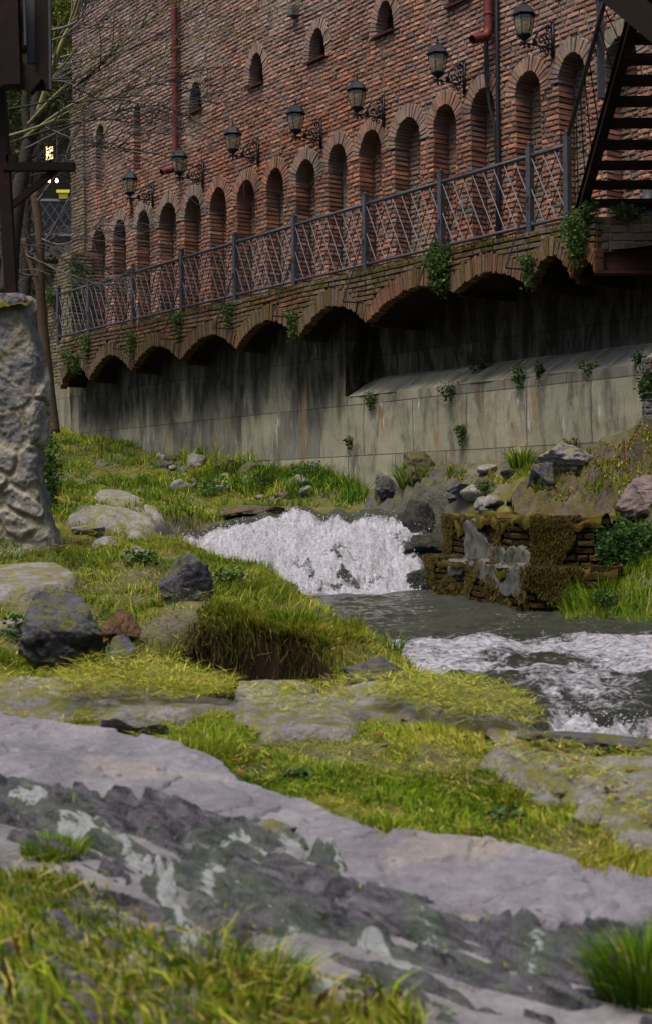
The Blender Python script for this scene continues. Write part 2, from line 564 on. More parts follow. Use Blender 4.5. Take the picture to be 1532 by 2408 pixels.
G = [
    # foot of the long wall, and behind it
    (130, 1010, 29.5), (200, 1030, 28.3), (300, 1048, 27), (430, 1074, 25.4), (560, 1078, 24), (700, 1090, 22.6), (800, 1115, 21.6), (865, 1168, 20.7),
    (1000, 1130, 19.5), (1100, 1118, 18.7), (1250, 1105, 17.6), (1400, 1075, 16.7), (1530, 1055, 16),
    (300, 1048, 30), (560, 1078, 28), (865, 1120, 25), (1250, 1100, 22), (1530, 1060, 20), (1900, 1040, 15),
    # left bank behind
    (115, 1090, 25), (60, 1150, 20), (130, 1190, 18.5), (230, 1185, 19.5), (300, 1125, 23.5), (340, 1185, 20.5), (400, 1150, 22.3), (250, 1080, 25.5),
    (400, 1228, 18.9), (480, 1190, 21), (450, 1120, 23.5), (560, 1200, 20.6), (640, 1199, 20.4), (700, 1150, 21.4), (850, 1193, 20.1), (930, 1180, 19.5), (620, 1120, 22.5), (780, 1150, 21),
    (0, 1170, 18), (-200, 1150, 18), (-200, 1080, 24), (0, 1050, 28), (-300, 1000, 32), (-700, 1100, 20),
    # left bank, hump
    (300, 1245, 16.5), (130, 1245, 14), (0, 1252, 13.2), (-150, 1250, 13), (380, 1284, 14), (480, 1325, 12.2), (560, 1352, 11.4), (640, 1388, 10.8), (690, 1424, 10.3),
    (800, 1494, 9.7), (900, 1542, 9.3), (1040, 1610, 8.8), (420, 1400, 10.6), (520, 1430, 10.2), (600, 1450, 10.0), (400, 1500, 9.4), (300, 1480, 9.7), (480, 1440, 9.55), (600, 1446, 9.6), (700, 1474, 9.55), (400, 1440, 9.6), (700, 1490, 9.75), (830, 1560, 9.05),
    (230, 1300, 12.4), (100, 1330, 11.7), (0, 1345, 11.4), (-300, 1345, 11.4), (0, 1420, 10), (150, 1420, 10.1), (0, 1500, 9.1), (330, 1590, 8.4), (150, 1595, 8.35), (0, 1595, 8.3), (-400, 1595, 8.3),
    (480, 1560, 8.85), (620, 1585, 8.85), (560, 1645, 8.35), (720, 1600, 8.6), (640, 1650, 8.3), (900, 1600, 8.5),
    # near shelf
    (0, 1625, 7.9), (300, 1625, 7.9), (560, 1665, 7.6), (700, 1660, 7.7), (850, 1640, 7.85), (1000, 1640, 7.7), (1150, 1650, 7.5), (1240, 1700, 6.9), (1290, 1765, 6.35),
    (0, 1700, 6.8), (300, 1720, 6.6), (600, 1760, 6.25), (900, 1760, 6.25), (1200, 1850, 5.55), (1400, 1800, 5.95), (1532, 1800, 5.95), (1700, 1800, 5.9), (2200, 1800, 5.9),
    (800, 1850, 5.6), (300, 1800, 5.9), (0, 1790, 5.95), (1532, 2080, 4.4), (1532, 1900, 5.2), (1300, 2000, 4.72), (1000, 1950, 4.95), (600, 1850, 5.55), (300, 1760, 6.2),
    # under the slabs in front
    (0, 2000, 4.5), (0, 2200, 3.75), (0, 2400, 3.25), (400, 2000, 4.65), (400, 2200, 3.95), (400, 2400, 3.35), (800, 2060, 4.5), (800, 2200, 4.02), (800, 2400, 3.45),
    (1200, 2160, 4.2), (1200, 2400, 3.5), (1532, 2200, 4.02), (1532, 2400, 3.5), (2100, 2200, 4.0), (-500, 2100, 4.0), (-500, 1750, 6), (700, 2900, 2.45), (0, 2900, 2.45), (1500, 2900, 2.5),
    # right bank behind the mossy ruin
    (1100, 1190, 18.0), (1250, 1190, 16.6), (1400, 1190, 16.0), (1532, 1150, 15.6), (1450, 1330, 13.9), (1532, 1280, 13.9), (1532, 1380, 13.3), (1700, 1250, 14), (2300, 1250, 12), (1340, 1462, 13.1), (1450, 1440, 13.3), (1540, 1440, 13.1), (1300, 1150, 17),
    # far beyond
    (-300, 700, 45), (100, 700, 45), (700, 700, 50), (1500, 800, 40), (-900, 700, 45),
]
GP = np.array([tuple(at(*g)) for g in G])


def _tps_fit(P, z, lam):
    n = len(P)
    d = np.hypot(P[:, None, 0] - P[None, :, 0], P[:, None, 1] - P[None, :, 1])
    K = np.where(d > 0, d * d * np.log(d + 1e-12), 0)
    A = np.zeros((n + 3, n + 3))
    A[:n, :n] = K + lam * np.eye(n)
    A[:n, n] = 1; A[:n, n + 1:] = P
    A[n, :n] = 1; A[n + 1:, :n] = P.T
    return np.linalg.solve(A, np.r_[z, 0, 0, 0])


_tw = _tps_fit(GP[:, :2], GP[:, 2], 0.01)


def tps(x, y):
    x, y = np.asarray(x, float), np.asarray(y, float)
    sh = x.shape
    x, y = x.ravel(), y.ravel()
    out = np.empty(len(x))
    for a in range(0, len(x), 20000):
        b = min(len(x), a + 20000)
        d2 = (x[a:b, None] - GP[None, :, 0]) ** 2 + (y[a:b, None] - GP[None, :, 1]) ** 2
        out[a:b] = (0.5 * d2 * np.log(d2 + 1e-12)) @ _tw[:len(GP)] + _tw[-3] + _tw[-2] * x[a:b] + _tw[-1] * y[a:b]
    return out.reshape(sh)


def pl(*q):
    return [((u - CX) / F * d, d) for u, d in q]


RIVER = pl((640, 20.25), (500, 19.95), (360, 19.1), (355, 17.4), (420, 15.4), (585, 13.2), (690, 11.4), (830, 10.15), (940, 9.45), (1045, 8.85), (1160, 7.95), (1290, 6.75), (1400, 6.5), (1560, 6.4),
           (2300, 6.4), (2500, 12), (1560, 12.6), (1345, 12.8), (1330, 14.3), (1200, 16.2), (1095, 17.9), (1055, 18.9), (930, 19.7), (860, 20.0))


PIT = pl((395, 8.9), (430, 8.6), (520, 8.35), (600, 8.3), (720, 8.4), (775, 8.7), (740, 9.25), (600, 9.4), (480, 9.35), (410, 9.2))


def zw(x, y, waves=True):
    x, y = np.asarray(x, float), np.asarray(y, float)
    u = CX + F * x / np.maximum(y, 0.5)
    lip = np.interp(u, [300, 395, 500, 640, 840, 1040, 1200], [18.5, 18.7, 19.7, 20.1, 19.5, 19.0, 18.8])
    base = np.interp(u, [300, 420, 560, 680, 850, 1000, 1200], [16.9, 16.9, 17.0, 17.05, 17.2, 17.5, 17.7])
    zu = CZ + 0.07 * fbm(u / 70.0, 0 * u, 0, 3, 17) + np.interp(u, [300, 395, 500, 640, 840, 1100], [-0.55, -0.45, -0.28, -0.13, -0.11, -0.10])
    t = np.clip((lip - y) / (lip - base), 0, 1)
    zp = CZ - 1.10 - 0.05 * sst(11, 8.6, y) - 0.16 * sst(8.1, 6.9, y) * sst(1100, 1300, u)
    prof = np.clip(t, 0, 1) ** 1.5
    prof = prof * prof * (3 - 2 * prof)
    z = zu + (zp - zu) * (0.25 * t + 0.75 * prof)
    if waves:
        fall = sst(0.05, 0.3, t) * (1 - sst(0.93, 1.0, t))
        z = z + fall * (0.09 * fbm(x * 2.4, y * 1.4, 0, 4, 11) + 0.045 * fbm(x * 9, y * 3.2, 0, 4, 15, 0.65))
        z = z + (1 - fall) * (0.02 * fbm(x * 2, y * 3.4, 0, 3, 21) + 0.014 * fbm(x * 5, y * 9, 0, 3, 23))
        rap = sst(13.0, 10.5, y)
        wv = np.sin(y * 4.3 + 1.8 * vnoise(x * 0.8, y * 0.5, 0, 31)) * sst(11.5, 9.5, y)
        z = z + rap * (0.055 * fbm(x * 1.8, y * 2.6, 0, 4, 25) + 0.025 * fbm(x * 7, y * 9, 0, 3, 28)) + 0.035 * wv
        cas = sst(8.3, 7.6, y) * sst(1150, 1300, u)
        z = z + cas * 0.06 * fbm(x * 6, y * 6, 0, 4, 35, 0.65)
    return z


def foam_glint_of(x, y):
    u = CX + F * x / np.maximum(y, 0.5)
    lip = np.interp(u, [300, 395, 500, 640, 840, 1040, 1200], [18.5, 18.7, 19.7, 20.1, 19.5, 19.0, 18.8])
    base = np.interp(u, [300, 420, 560, 680, 850, 1000, 1200], [16.9, 16.9, 17.0, 17.05, 17.2, 17.5, 17.7])
    t = (lip - y) / (lip - base)
    f = sst(-0.12, 0.42, t) * (1 - 0.95 * sst(1.02, 1.35, t)) * (1 - 0.55 * sst(960, 1040, u))
    f = f * (0.93 + 0.24 * fbm(x * 1.7 + .5 * y, y * 1.0, 0, 3, 45)) - 0.34 * sst(0.35, 0.7, fbm(x * 4.4 + .8 * y, y * 3.0, 0, 3, 47)) * sst(0.45, 0.7, t) * (1 - sst(0.93, 1.0, t))
    f = np.maximum(f, (0.42 + 0.13 * vnoise(x * 2.2, y * 1.2, 0, 43)) * sst(1.0, 1.3, t))  # pool flecks: sky glints on ripples painted white along with thin foam
    n = vnoise(x * 1.3, y * 0.9, 0, 41)
    band = sst(12.4, 11.0, y) * (0.53 + 0.28 * n)  # silvery reflections of the rapids painted in with their foam
    ridge = np.exp(-((y - (10.6 + 0.25 * n)) / 0.32) ** 2) * 0.30 + np.exp(-((y - (9.5 + 0.3 * n)) / 0.28) ** 2) * 0.2
    f = np.maximum(f, np.clip(band + ridge * sst(900, 1100, u), 0, 0.85))
    cas = sst(8.4, 7.3, y) * sst(1200, 1330, u)
    return np.clip(np.maximum(f, cas * 0.9), 0, 1)


def zt(x, y, fine=True):
    x, y = np.asarray(x, float), np.asarray(y, float)
    z = tps(x, y)
    if fine:
        a = np.clip(y / 12.0, 0.35, 1.2)
        z = z + a * (0.05 * fbm(x * 1.3, y * 1.3, 0, 3, 51) + 0.03 * fbm(x * 5, y * 5, 0, 4, 55))
    sd = poly_sd(x, y, RIVER)
    soft = 0.10 + 0.02 * y
    w = sst(-0.4 * soft, soft, sd)
    if fine:
        z = z - 0.6 * sst(0.0, 0.10, poly_sd(x, y, PIT) + 0.04 * fbm(x * 5, y * 5, 0, 3, 57)) 
    bed = zw(x, y, False) - 0.35 - 0.1 * vnoise(x * 2, y * 2, 0, 61)
    return z * (1 - w) + np.minimum(z, bed) * w


def gnd(px, py, dmin=2.6, dmax=45.0):
    """first point of the terrain along the sight line through (px, py)"""
    x, z = ray(px, py)
    d = dmin * (dmax / dmin) ** np.linspace(0, 1, 1400)
    h = zt(x * d, d) - (CZ + z * d)
    k = np.argmax(h > 0) if (h > 0).any() else len(d) - 1
    return Vector((x * d[k], d[k], float(zt(np.array([x * d[k]]), np.array([d[k]]))[0])))


def gpoly(*pts):
    return [(lambda v: (v.x, v.y))(gnd(*p)) for p in pts]


# image-like outlines carried onto the ground
Z_SLAB = gpoly((-520, 1585), (-280, 1625), (-60, 1672), (40, 1700), (280, 1740), (500, 1815), (700, 1892), (900, 1958), (1080, 2000), (1300, 2052), (1440, 2090), (1600, 2140), (1640, 2190), (1420, 2212), (1200, 2190), (1000, 2150), (860, 2095), (740, 2030), (600, 1965), (420, 1937), (250, 1905), (120, 1875), (-60, 1845), (-300, 1790), (-520, 1740))
Z_WET = gpoly((-420, 1775), (-80, 1850), (120, 1880), (250, 1910), (420, 1942), (600, 1970), (740, 2035), (860, 2100), (1000, 2155), (1200, 2195), (1420, 2216), (1620, 2200), (1700, 2500), (-120, 2500), (-420, 2300))
Z_MID = pl((585, 7.75), (700, 7.9), (900, 7.95), (1040, 7.85), (1140, 7.6), (1220, 7.1), (1280, 6.55), (1292, 6.2), (1150, 6.45), (1000, 6.75), (860, 6.85), (800, 6.4), (640, 6.4), (565, 6.85))
Z_LEFTM = pl((-60, 8.0), (150, 8.0), (330, 7.95), (480, 7.85), (570, 7.5), (420, 6.95), (250, 7.15), (120, 6.9), (-60, 7.2))
Z_RIGHTM = gpoly((1140, 1800), (1240, 1765), (1400, 1800), (1600, 1800), (1600, 2010), (1500, 1990), (1380, 1900), (1250, 1860))
Z_GRASSN = gpoly((-420, 2010), (-80, 2060), (120, 2070), (250, 2110), (330, 2190), (420, 2230), (560, 2225), (680, 2290), (860, 2330), (1000, 2420), (1000, 2560), (-300, 2560), (-420, 2400))

NR, NC = 470, 460
yy = 2.3 * (62 / 2.3) ** np.linspace(0, 1, NR)
xx = np.linspace(-0.36, 0.36, NC)
TX, TY = np.meshgrid(xx, yy)
TX = TX * (TY + 5.0)
TZ = zt(TX, TY)
GZ = np.zeros((NR, NC, 3))
for P in (Z_SLAB, Z_WET, Z_MID, Z_LEFTM, Z_RIGHTM):
    GZ[..., 1] = np.maximum(GZ[..., 1], sst(-0.06, 0.06, poly_sd(TX, TY, P)))
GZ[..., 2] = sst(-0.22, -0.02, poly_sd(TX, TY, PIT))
GZ[..., 0] = np.clip(0.62 + 0.5 * fbm(TX * 1.5, TY * 1.5, 0, 3, 71) - 0.8 * sst(-0.15, 0.1, poly_sd(TX, TY, RIVER)), 0, 1)
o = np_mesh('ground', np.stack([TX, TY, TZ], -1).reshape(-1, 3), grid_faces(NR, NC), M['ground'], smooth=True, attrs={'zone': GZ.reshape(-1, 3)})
tag(o, kind='structure')

# ------------------------------------------------------------------ river
NR2, NC2 = 620, 420
yy = 5.6 * (20.6 / 5.6) ** np.linspace(0, 1, NR2)
xx = np.linspace(-0.13, 0.42, NC2)
RX, RY = np.meshgrid(xx, yy)
RX = RX * RY
RZ = zw(RX, RY)
fo = foam_glint_of(RX, RY)
keep = (poly_sd(RX, RY, RIVER) > -0.45)
fc = grid_faces(NR2, NC2)
kf = keep.ravel()[fc].all(1)
o = np_mesh('river', np.stack([RX, RY, RZ], -1).reshape(-1, 3), fc[kf], M['water'], smooth=True, attrs={'foam_glint': np.stack([fo, sst(16.6, 17.2, RY), fo], -1).reshape(-1, 3)})
tag(o, kind='structure')
# ------------------------------------------------------------------ brickwork
def n3(x, y, z=0.0):
    return noise.noise(Vector((x, y, z)))


def bcol(s, z, dark=1.0):
    """fired-clay colours, greyer and paler where the old wall has weathered"""
    r = random.random()
    base = [(0.275, 0.115, 0.066), (0.215, 0.085, 0.056), (0.30, 0.145, 0.085), (0.165, 0.075, 0.056), (0.245, 0.118, 0.08), (0.19, 0.105, 0.075)][int(r * 6)]
    g = 0.5 + 0.5 * n3(s * 0.35, z * 0.45, 4.0) + 0.25 * n3(s * 1.4, z * 1.4, 8.0)
    up = min(1, max(0, (z - 6.6) / 3.2)) * 0.55 + max(0, min(1, (-s - 9) / 6)) * 0.4
    w = min(0.9, max(0, 0.12 + 0.75 * (g - 0.45) + up * (0.6 + 0.5 * g)))
    grey = (0.225, 0.168, 0.155) if random.random() < 0.7 else (0.24, 0.205, 0.18)
    if random.random() < 0.035: w, grey = 0.9, (0.11, 0.105, 0.11)
    k = dark * 1.06 * random.uniform(0.72, 1.2)
    return tuple(k * q * (a * (1 - w) + b * w) for a, b, q in zip(base, grey, (1.07, 0.96, 0.87)))


def mcol(s, z):
    k = random.uniform(0.85, 1.1)
    return (0.155 * k, 0.14 * k, 0.115 * k)


def brick4(mb, fn, q, oo, oi, col, ins=0.009, jit=0.005):
    """one brick: four (s, z) corners counter-clockwise, front face at oo pillowed, sides back to oi"""
    k = len(mb.v)
    cs = sum(a for a, b in q) / 4; cz = sum(b for a, b in q) / 4
    do = random.uniform(-0.011, 0.007)
    for a, b in q:
        L = math.hypot(a - cs, b - cz) + 1e-6
        mb.v.append(tuple(fn(a + random.uniform(-jit, jit), b + random.uniform(-jit, jit), oi)))
    for a, b in q:
        L = math.hypot(a - cs, b - cz) + 1e-6
        mb.v.append(tuple(fn(a + random.uniform(-jit, jit), b + random.uniform(-jit, jit), oo + do - ins)))
    for a, b in q:
        mb.v.append(tuple(fn(a - math.copysign(ins, a - cs) + random.uniform(-jit, jit), b - math.copysign(min(ins, abs(b - cz) * 0.4), b - cz) + random.uniform(-jit, jit), oo + do + random.uniform(-0.005, 0.005))))
    for base in (k, k + 4):
        for i in range(4):
            j = (i + 1) % 4
            mb.f.append((base + i, base + j, base + 4 + j, base + 4 + i)); mb.c.append(col)
    mb.f.append((k + 8, k + 9, k + 10, k + 11)); mb.c.append(col)


def subtract(iv, ex):
    out = []
    for a, b, ta, tb in iv:
        cur = [(a, b, ta, tb)]
        for c, d in ex:
            nx = []
            for p, q, tp, tq in cur:
                if d <= p or c >= q: nx.append((p, q, tp, tq)); continue
                if c > p: nx.append((p, c, tp, True))
                if d < q: nx.append((d, q, True, tq))
            cur = nx
        out += cur
    return out


CH, BL = 0.072, 0.165


def courses(mb, fn, s0, s1, z0, z1, ops=(), oo=0.0, depth=0.09, odepth=0.27, colf=bcol, mseg=1.2, mcf=None, mo=0.022):
    k = 0
    z = z0
    while z < z1 - 0.01:
        zm = z + CH / 2
        ex, exm = [], []
        for p in ops:
            if p['z0'] < zm < p['za'] + p['t']:
                if zm <= p['zs']:
                    r = p['r']; rm = r
                else:
                    r = (p['r'] + p['t']) * math.sqrt(max(0, 1 - ((zm - p['zs']) / (p['h'] + p['t'])) ** 2))
                    q = 1 - ((zm - p['zs']) / (p['h'] + p['t'] * 0.5)) ** 2
                    rm = (p['r'] + p['t'] * 0.5) * math.sqrt(max(0, q))
                ex.append((p['sc'] - r, p['sc'] + r)); exm.append((p['sc'] - rm, p['sc'] + rm))
        for a, b, ta, tb in subtract([(s0, s1, False, False)], exm):
            if b - a > 0.005:
                st = max(1, int((b - a) / mseg))
                for i in range(st):
                    u, v = a + (b - a) * i / st, a + (b - a) * (i + 1) / st
                    mb.poly([fn(u, z, oo - mo), fn(v, z, oo - mo), fn(v, z + CH, oo - mo), fn(u, z + CH, oo - mo)], mcol(u, z) if mcf is None else mcf)
        for a, b, ta, tb in subtract([(s0, s1, False, False)], ex):
            off = (BL / 2 if k % 2 else 0) + random.uniform(-0.03, 0.03)
            x = a
            nxt = math.floor((a - off) / BL) * BL + off + BL
            while x < b - 0.012:
                e = nxt + random.uniform(-0.025, 0.025)
                if random.random() < 0.22: e -= BL * 0.5
                e = min(max(e, x + 0.05), b)
                if b - e < 0.05: e = b
                lo, hi = x + 0.010, e - 0.010
                if x <= a + 1e-6 and ta: lo = x
                if e >= b - 1e-6 and tb: hi = e
                dep = odepth if ((x <= a + 1e-6 and ta) or (e >= b - 1e-6 and tb)) else depth
                if hi - lo > 0.02:
                    g = random.uniform(0.008, 0.014)
                    brick4(mb, fn, [(lo, z + g), (hi, z + g), (hi, z + CH - g), (lo, z + CH - g)], oo, oo - dep, colf((lo + hi) / 2, z))
                x = e
                nxt += BL
        z += CH
        k += 1


def arch_ring(mb, fn, p, oo, depth, colf=None, w=0.058):
    def pt(t, ext):
        return (p['sc'] - (p['r'] + ext) * math.cos(t), p['zs'] + (p['h'] + ext) * math.sin(t))
    if colf is None:
        wg = min(0.95, max(0.1, 0.55 + 0.8 * n3(p['sc'] * 2.1, 1.7)))
        colf = lambda s, z: tuple(a * (1 - wg) + b * wg * random.uniform(.8, 1.15) for a, b in zip(bcol(s, z, 0.95), (0.195, 0.15, 0.118)))
    n = 48
    L = [0.0]
    for i in range(1, n + 1):
        a, b = pt(math.pi * (i - 1) / n, p['t'] * .3), pt(math.pi * i / n, p['t'] * .3)
        L.append(L[-1] + math.hypot(a[0] - b[0], a[1] - b[1]))
    m = max(9, int(L[-1] / w))
    ts = [float(np.interp(L[-1] * i / m, L, [math.pi * j / n for j in range(n + 1)])) for i in range(m + 1)]
    for i in range(m):
        t0, t1 = ts[i], ts[i + 1]
        dt = (t1 - t0) * 0.11
        e = p['t'] + random.uniform(-0.02, 0.015)
        q = [pt(t0 + dt, 0), pt(t0 + dt, e), pt(t1 - dt, e), pt(t1 - dt, 0)]
        brick4(mb, fn, q, oo + 0.004, oo - depth, colf(q[0][0], q[0][1]), 0.006, 0.003)
        a, b = pt(t0, 0.012), pt(t1, 0.012)
        c, d = pt(t0, p['t'] + 0.03), pt(t1, p['t'] + 0.03)
        mb.poly([fn(*a, oo - 0.022), fn(*c, oo - 0.022), fn(*d, oo - 0.022), fn(*b, oo - 0.022)], mcol(*a))
        mb.poly([fn(*a, oo - 0.022), fn(*b, oo - 0.022), fn(*b, oo - depth), fn(*a, oo - depth)], mcol(*a))


# ------------------------------------------------------------------ openings of the long brick building, measured on its face
DECK = (on(555, 706, 1.1)[1] + on(1335, 508, 1.1)[1] + on(315, 769, 1.1)[1]) / 3
ZB = DECK - 0.12


def opening(l, r, ax, ay, z0=None, t=0.2, hh=1.35, depth=0.30):
    sl, sr = on(l, 500)[0], on(r, 500)[0]
    sc, rr = (sl + sr) / 2, (sr - sl) / 2
    za = on(ax, ay)[1]
    return dict(sc=sc, r=rr, za=za, h=hh * rr, zs=za - hh * rr, z0=ZB if z0 is None else z0, t=t, depth=depth)


NICHE = [(214, 247, 231, 535), (266, 295, 280, 515), (321, 352, 337, 492), (375, 414, 394, 477), (433, 473, 454, 458), (494, 532, 512, 438), (556, 599, 579, 420), (624, 667, 646, 397),
         (696, 740, 717, 376), (769, 816, 791, 338), (845, 898, 871, 307), (928, 987, 961, 275), (1017, 1071, 1046, 245), (1107, 1165, 1139, 205), (1212, 1274, 1248, 163), (1314, 1378, 1354, 118), (1424, 1500, 1468, 78)]
niches = [opening(*q) for q in NICHE]
WIND = [(447, 477, 463, 190, 262), (588, 621, 608, 123, 201), (730, 767, 750, 59, 139), (886, 928, 909, -3, 78), (1057, 1112, 1086, -85, 4)]
windows = [opening(l, r, ax, ay, on((l + r) / 2, b)[1], 0.17, 2.3, 0.24) for l, r, ax, ay, b in WIND]
SLIT = [(226, 247, 236, 290, 450), (316, 333, 324, 245, 402), (303, 313, 308, 463, 515)]
slits = [opening(l, r, ax, ay, on((l + r) / 2, b)[1], 0.10, 1.6, 0.14) for l, r, ax, ay, b in SLIT]
ops = niches + windows + slits
S_L = on(174, 500)[0]
S_R = 5.0

bld = thing('brick_building', 'long old red brick building with a row of arched niches above the walkway', 'building', W((S_L + S_R) / 2, ZB))
mb = MB()
courses(mb, Ww, S_L, S_R, ZB, 12.4, ops)
# the far corner's upright
courses(mb, lambda s, z, o=0.0: Ww(s, z, o), S_L - 0.02, on(203, 500)[0], ZB + 0.6, on(190, 240, .08)[1], (), 0.07, 0.3, 0.3, lambda s, z: tuple(0.25 * a + 0.75 * b for a, b in zip(bcol(s, z), (0.24, 0.185, 0.11))))
mb.hexa([W(S_L, ZB, -0.6), W(S_R, ZB, -0.6), W(S_R, 12.4, -0.6), W(S_L, 12.4, -0.6)], [W(S_L, ZB, -0.32), W(S_R, ZB, -0.32), W(S_R, 12.4, -0.32), W(S_L, 12.4, -0.32)], (0.13, 0.11, 0.09))
mb.build('wall', M['brick'], bld)
for k, p in enumerate(niches):
    mb = MB()
    arch_ring(mb, Ww, p, 0.0, p['depth'] + 0.03)
    z0, z1 = p['z0'], p['za'] + 0.05
    grn = 0.35 + 0.5 * n3(k * 1.7, 3.3)
    plas = random.random() < 0.45

    def nc(s, z, plas=plas, grn=grn):
        c = bcol(s, z, 0.9)
        w = min(0.9, max(0, grn + 0.6 * n3(s * 2.3, z * 1.7, 5))) if plas else max(0, 0.3 * n3(s * 2, z * 1.5, 5))
        return tuple(a * (1 - w) + b * w for a, b in zip(c, (0.155, 0.15, 0.115)))
    courses(mb, Ww, p['sc'] - p['r'] - 0.03, p['sc'] + p['r'] + 0.03, z0, z1, (), -p['depth'], 0.05, 0.05, nc)
    for sg in (-1, 1):
        s = p['sc'] + sg * (p['r'] + 0.02)
        mb.poly([Ww(s, z0, -0.022), Ww(s, p['zs'] + 0.1, -0.022), Ww(s, p['zs'] + 0.1, -p['depth'] - 0.03), Ww(s, z0, -p['depth'] - 0.03)], (0.15, 0.13, 0.10))
    mb.build('niche', M['brick'], bld)
for p in slits:
    mb = MB()
    arch_ring(mb, Ww, p, 0.0, p['depth'] + 0.02)
    courses(mb, Ww, p['sc'] - p['r'] - 0.02, p['sc'] + p['r'] + 0.02, p['z0'], p['za'] + 0.03, (), -p['depth'], 0.05, 0.05, lambda s, z: bcol(s, z, 0.8))
    mb.build('blind_slit', M['brick'], bld)
GLASS = m_simple('dark_window_glass', (0.012, 0.013, 0.013), 0.12, 0.0, 0.2, 5, 0.0)
for p in windows:
    mb = MB()
    arch_ring(mb, Ww, p, 0.0, p['depth'] + 0.03)
    for sg in (-1, 1):       # smoothly plastered reveals
        s = p['sc'] + sg * (p['r'] + 0.004)
        mb.poly([Ww(s, p['z0'], -0.01), Ww(s, p['zs'] + 0.02, -0.01), Ww(s, p['zs'] + 0.02, -p['depth']), Ww(s, p['z0'], -p['depth'])], (0.10, 0.10, 0.08))
    w = mb.build('window', M['brick'], bld)
    mb = MB()
    r, o = p['r'], -p['depth'] + 0.03
    prof = [(p['sc'] - r, p['z0'])] + [(p['sc'] - r * math.cos(t), p['zs'] + p['h'] * math.sin(t)) for t in np.linspace(0, math.pi, 13)] + [(p['sc'] + r, p['z0'])]
    inn = [(p['sc'] + (s - p['sc']) * 0.76, p['z0'] + 0.05 + (z - p['z0']) * 0.86) for s, z in prof]
    for i in range(len(prof) - 1):
        mb.hexa([W(*inn[i], o - .03), W(*prof[i], o - .03), W(*prof[i + 1], o - .03), W(*inn[i + 1], o - .03)], [W(*inn[i], o + .02), W(*prof[i], o + .02), W(*prof[i + 1], o + .02), W(*inn[i + 1], o + .02)])
    mb.bar(W(p['sc'], p['z0'], o), W(p['sc'], p['za'] - 0.03, o), 0.035, 0.04, up=NV)
    mb.build('frame', M['frame'], w)
    mb = MB()
    mb.poly([W(s, z, o - 0.012) for s, z in inn])
    mb.build('pane', GLASS, w)
    mb = MB()
    mb.hexa([W(p['sc'] - r - .03, p['z0'] - .02, -p['depth']), W(p['sc'] + r + .03, p['z0'] - .02, -p['depth']), W(p['sc'] + r + .03, p['z0'] - .02, .06), W(p['sc'] - r - .03, p['z0'] - .02, .06)],
            [W(p['sc'] - r - .03, p['z0'] + .015, -p['depth']), W(p['sc'] + r + .03, p['z0'] + .015, -p['depth']), W(p['sc'] + r + .03, p['z0'] + .008, .065), W(p['sc'] - r - .03, p['z0'] + .008, .065)])
    mb.build('sill', M['sill'], w)
# a single stone stub sticking out of the wall
s, z = on(696, 28)
mb = MB()
mb.hexa([W(s - .09, z - .09, -.02), W(s + .09, z - .08, -.02), W(s + .09, z + .09, -.02), W(s - .09, z + .08, -.02)], [W(s - .08, z - .07, .13), W(s + .07, z - .08, .12), W(s + .08, z + .06, .13), W(s - .07, z + .08, .12)], (0.09, 0.085, 0.08))
mb.build('stone_stub', M['pier'], bld)

# ------------------------------------------------------------------ the walkway on brick arches
FO = 1.10
CUSP = [(141, 912), (210, 893), (308, 871), (425, 850), (555, 819), (700, 793), (859, 759), (1064, 687), (1243, 675), (1342, 656), (1396, 644)]
APEX = [858, 836, 812, 786, 753, 719, 679, 640, 600, 604]
cs = [on(a, b, FO) for a, b in CUSP]
walk = thing('arched_walkway', 'mossy brick walkway carried on a row of shallow arches over dark vaults', 'walkway', W((cs[0][0] + cs[-1][0]) / 2, cs[0][1], 0.5))
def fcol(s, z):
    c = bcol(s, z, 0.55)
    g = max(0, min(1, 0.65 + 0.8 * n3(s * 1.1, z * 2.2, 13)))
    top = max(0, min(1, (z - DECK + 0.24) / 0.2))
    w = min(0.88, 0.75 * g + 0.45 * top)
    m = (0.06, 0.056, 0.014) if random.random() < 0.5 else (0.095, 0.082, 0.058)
    return tuple(a * (1 - w) + b * w for a, b in zip(c, m))


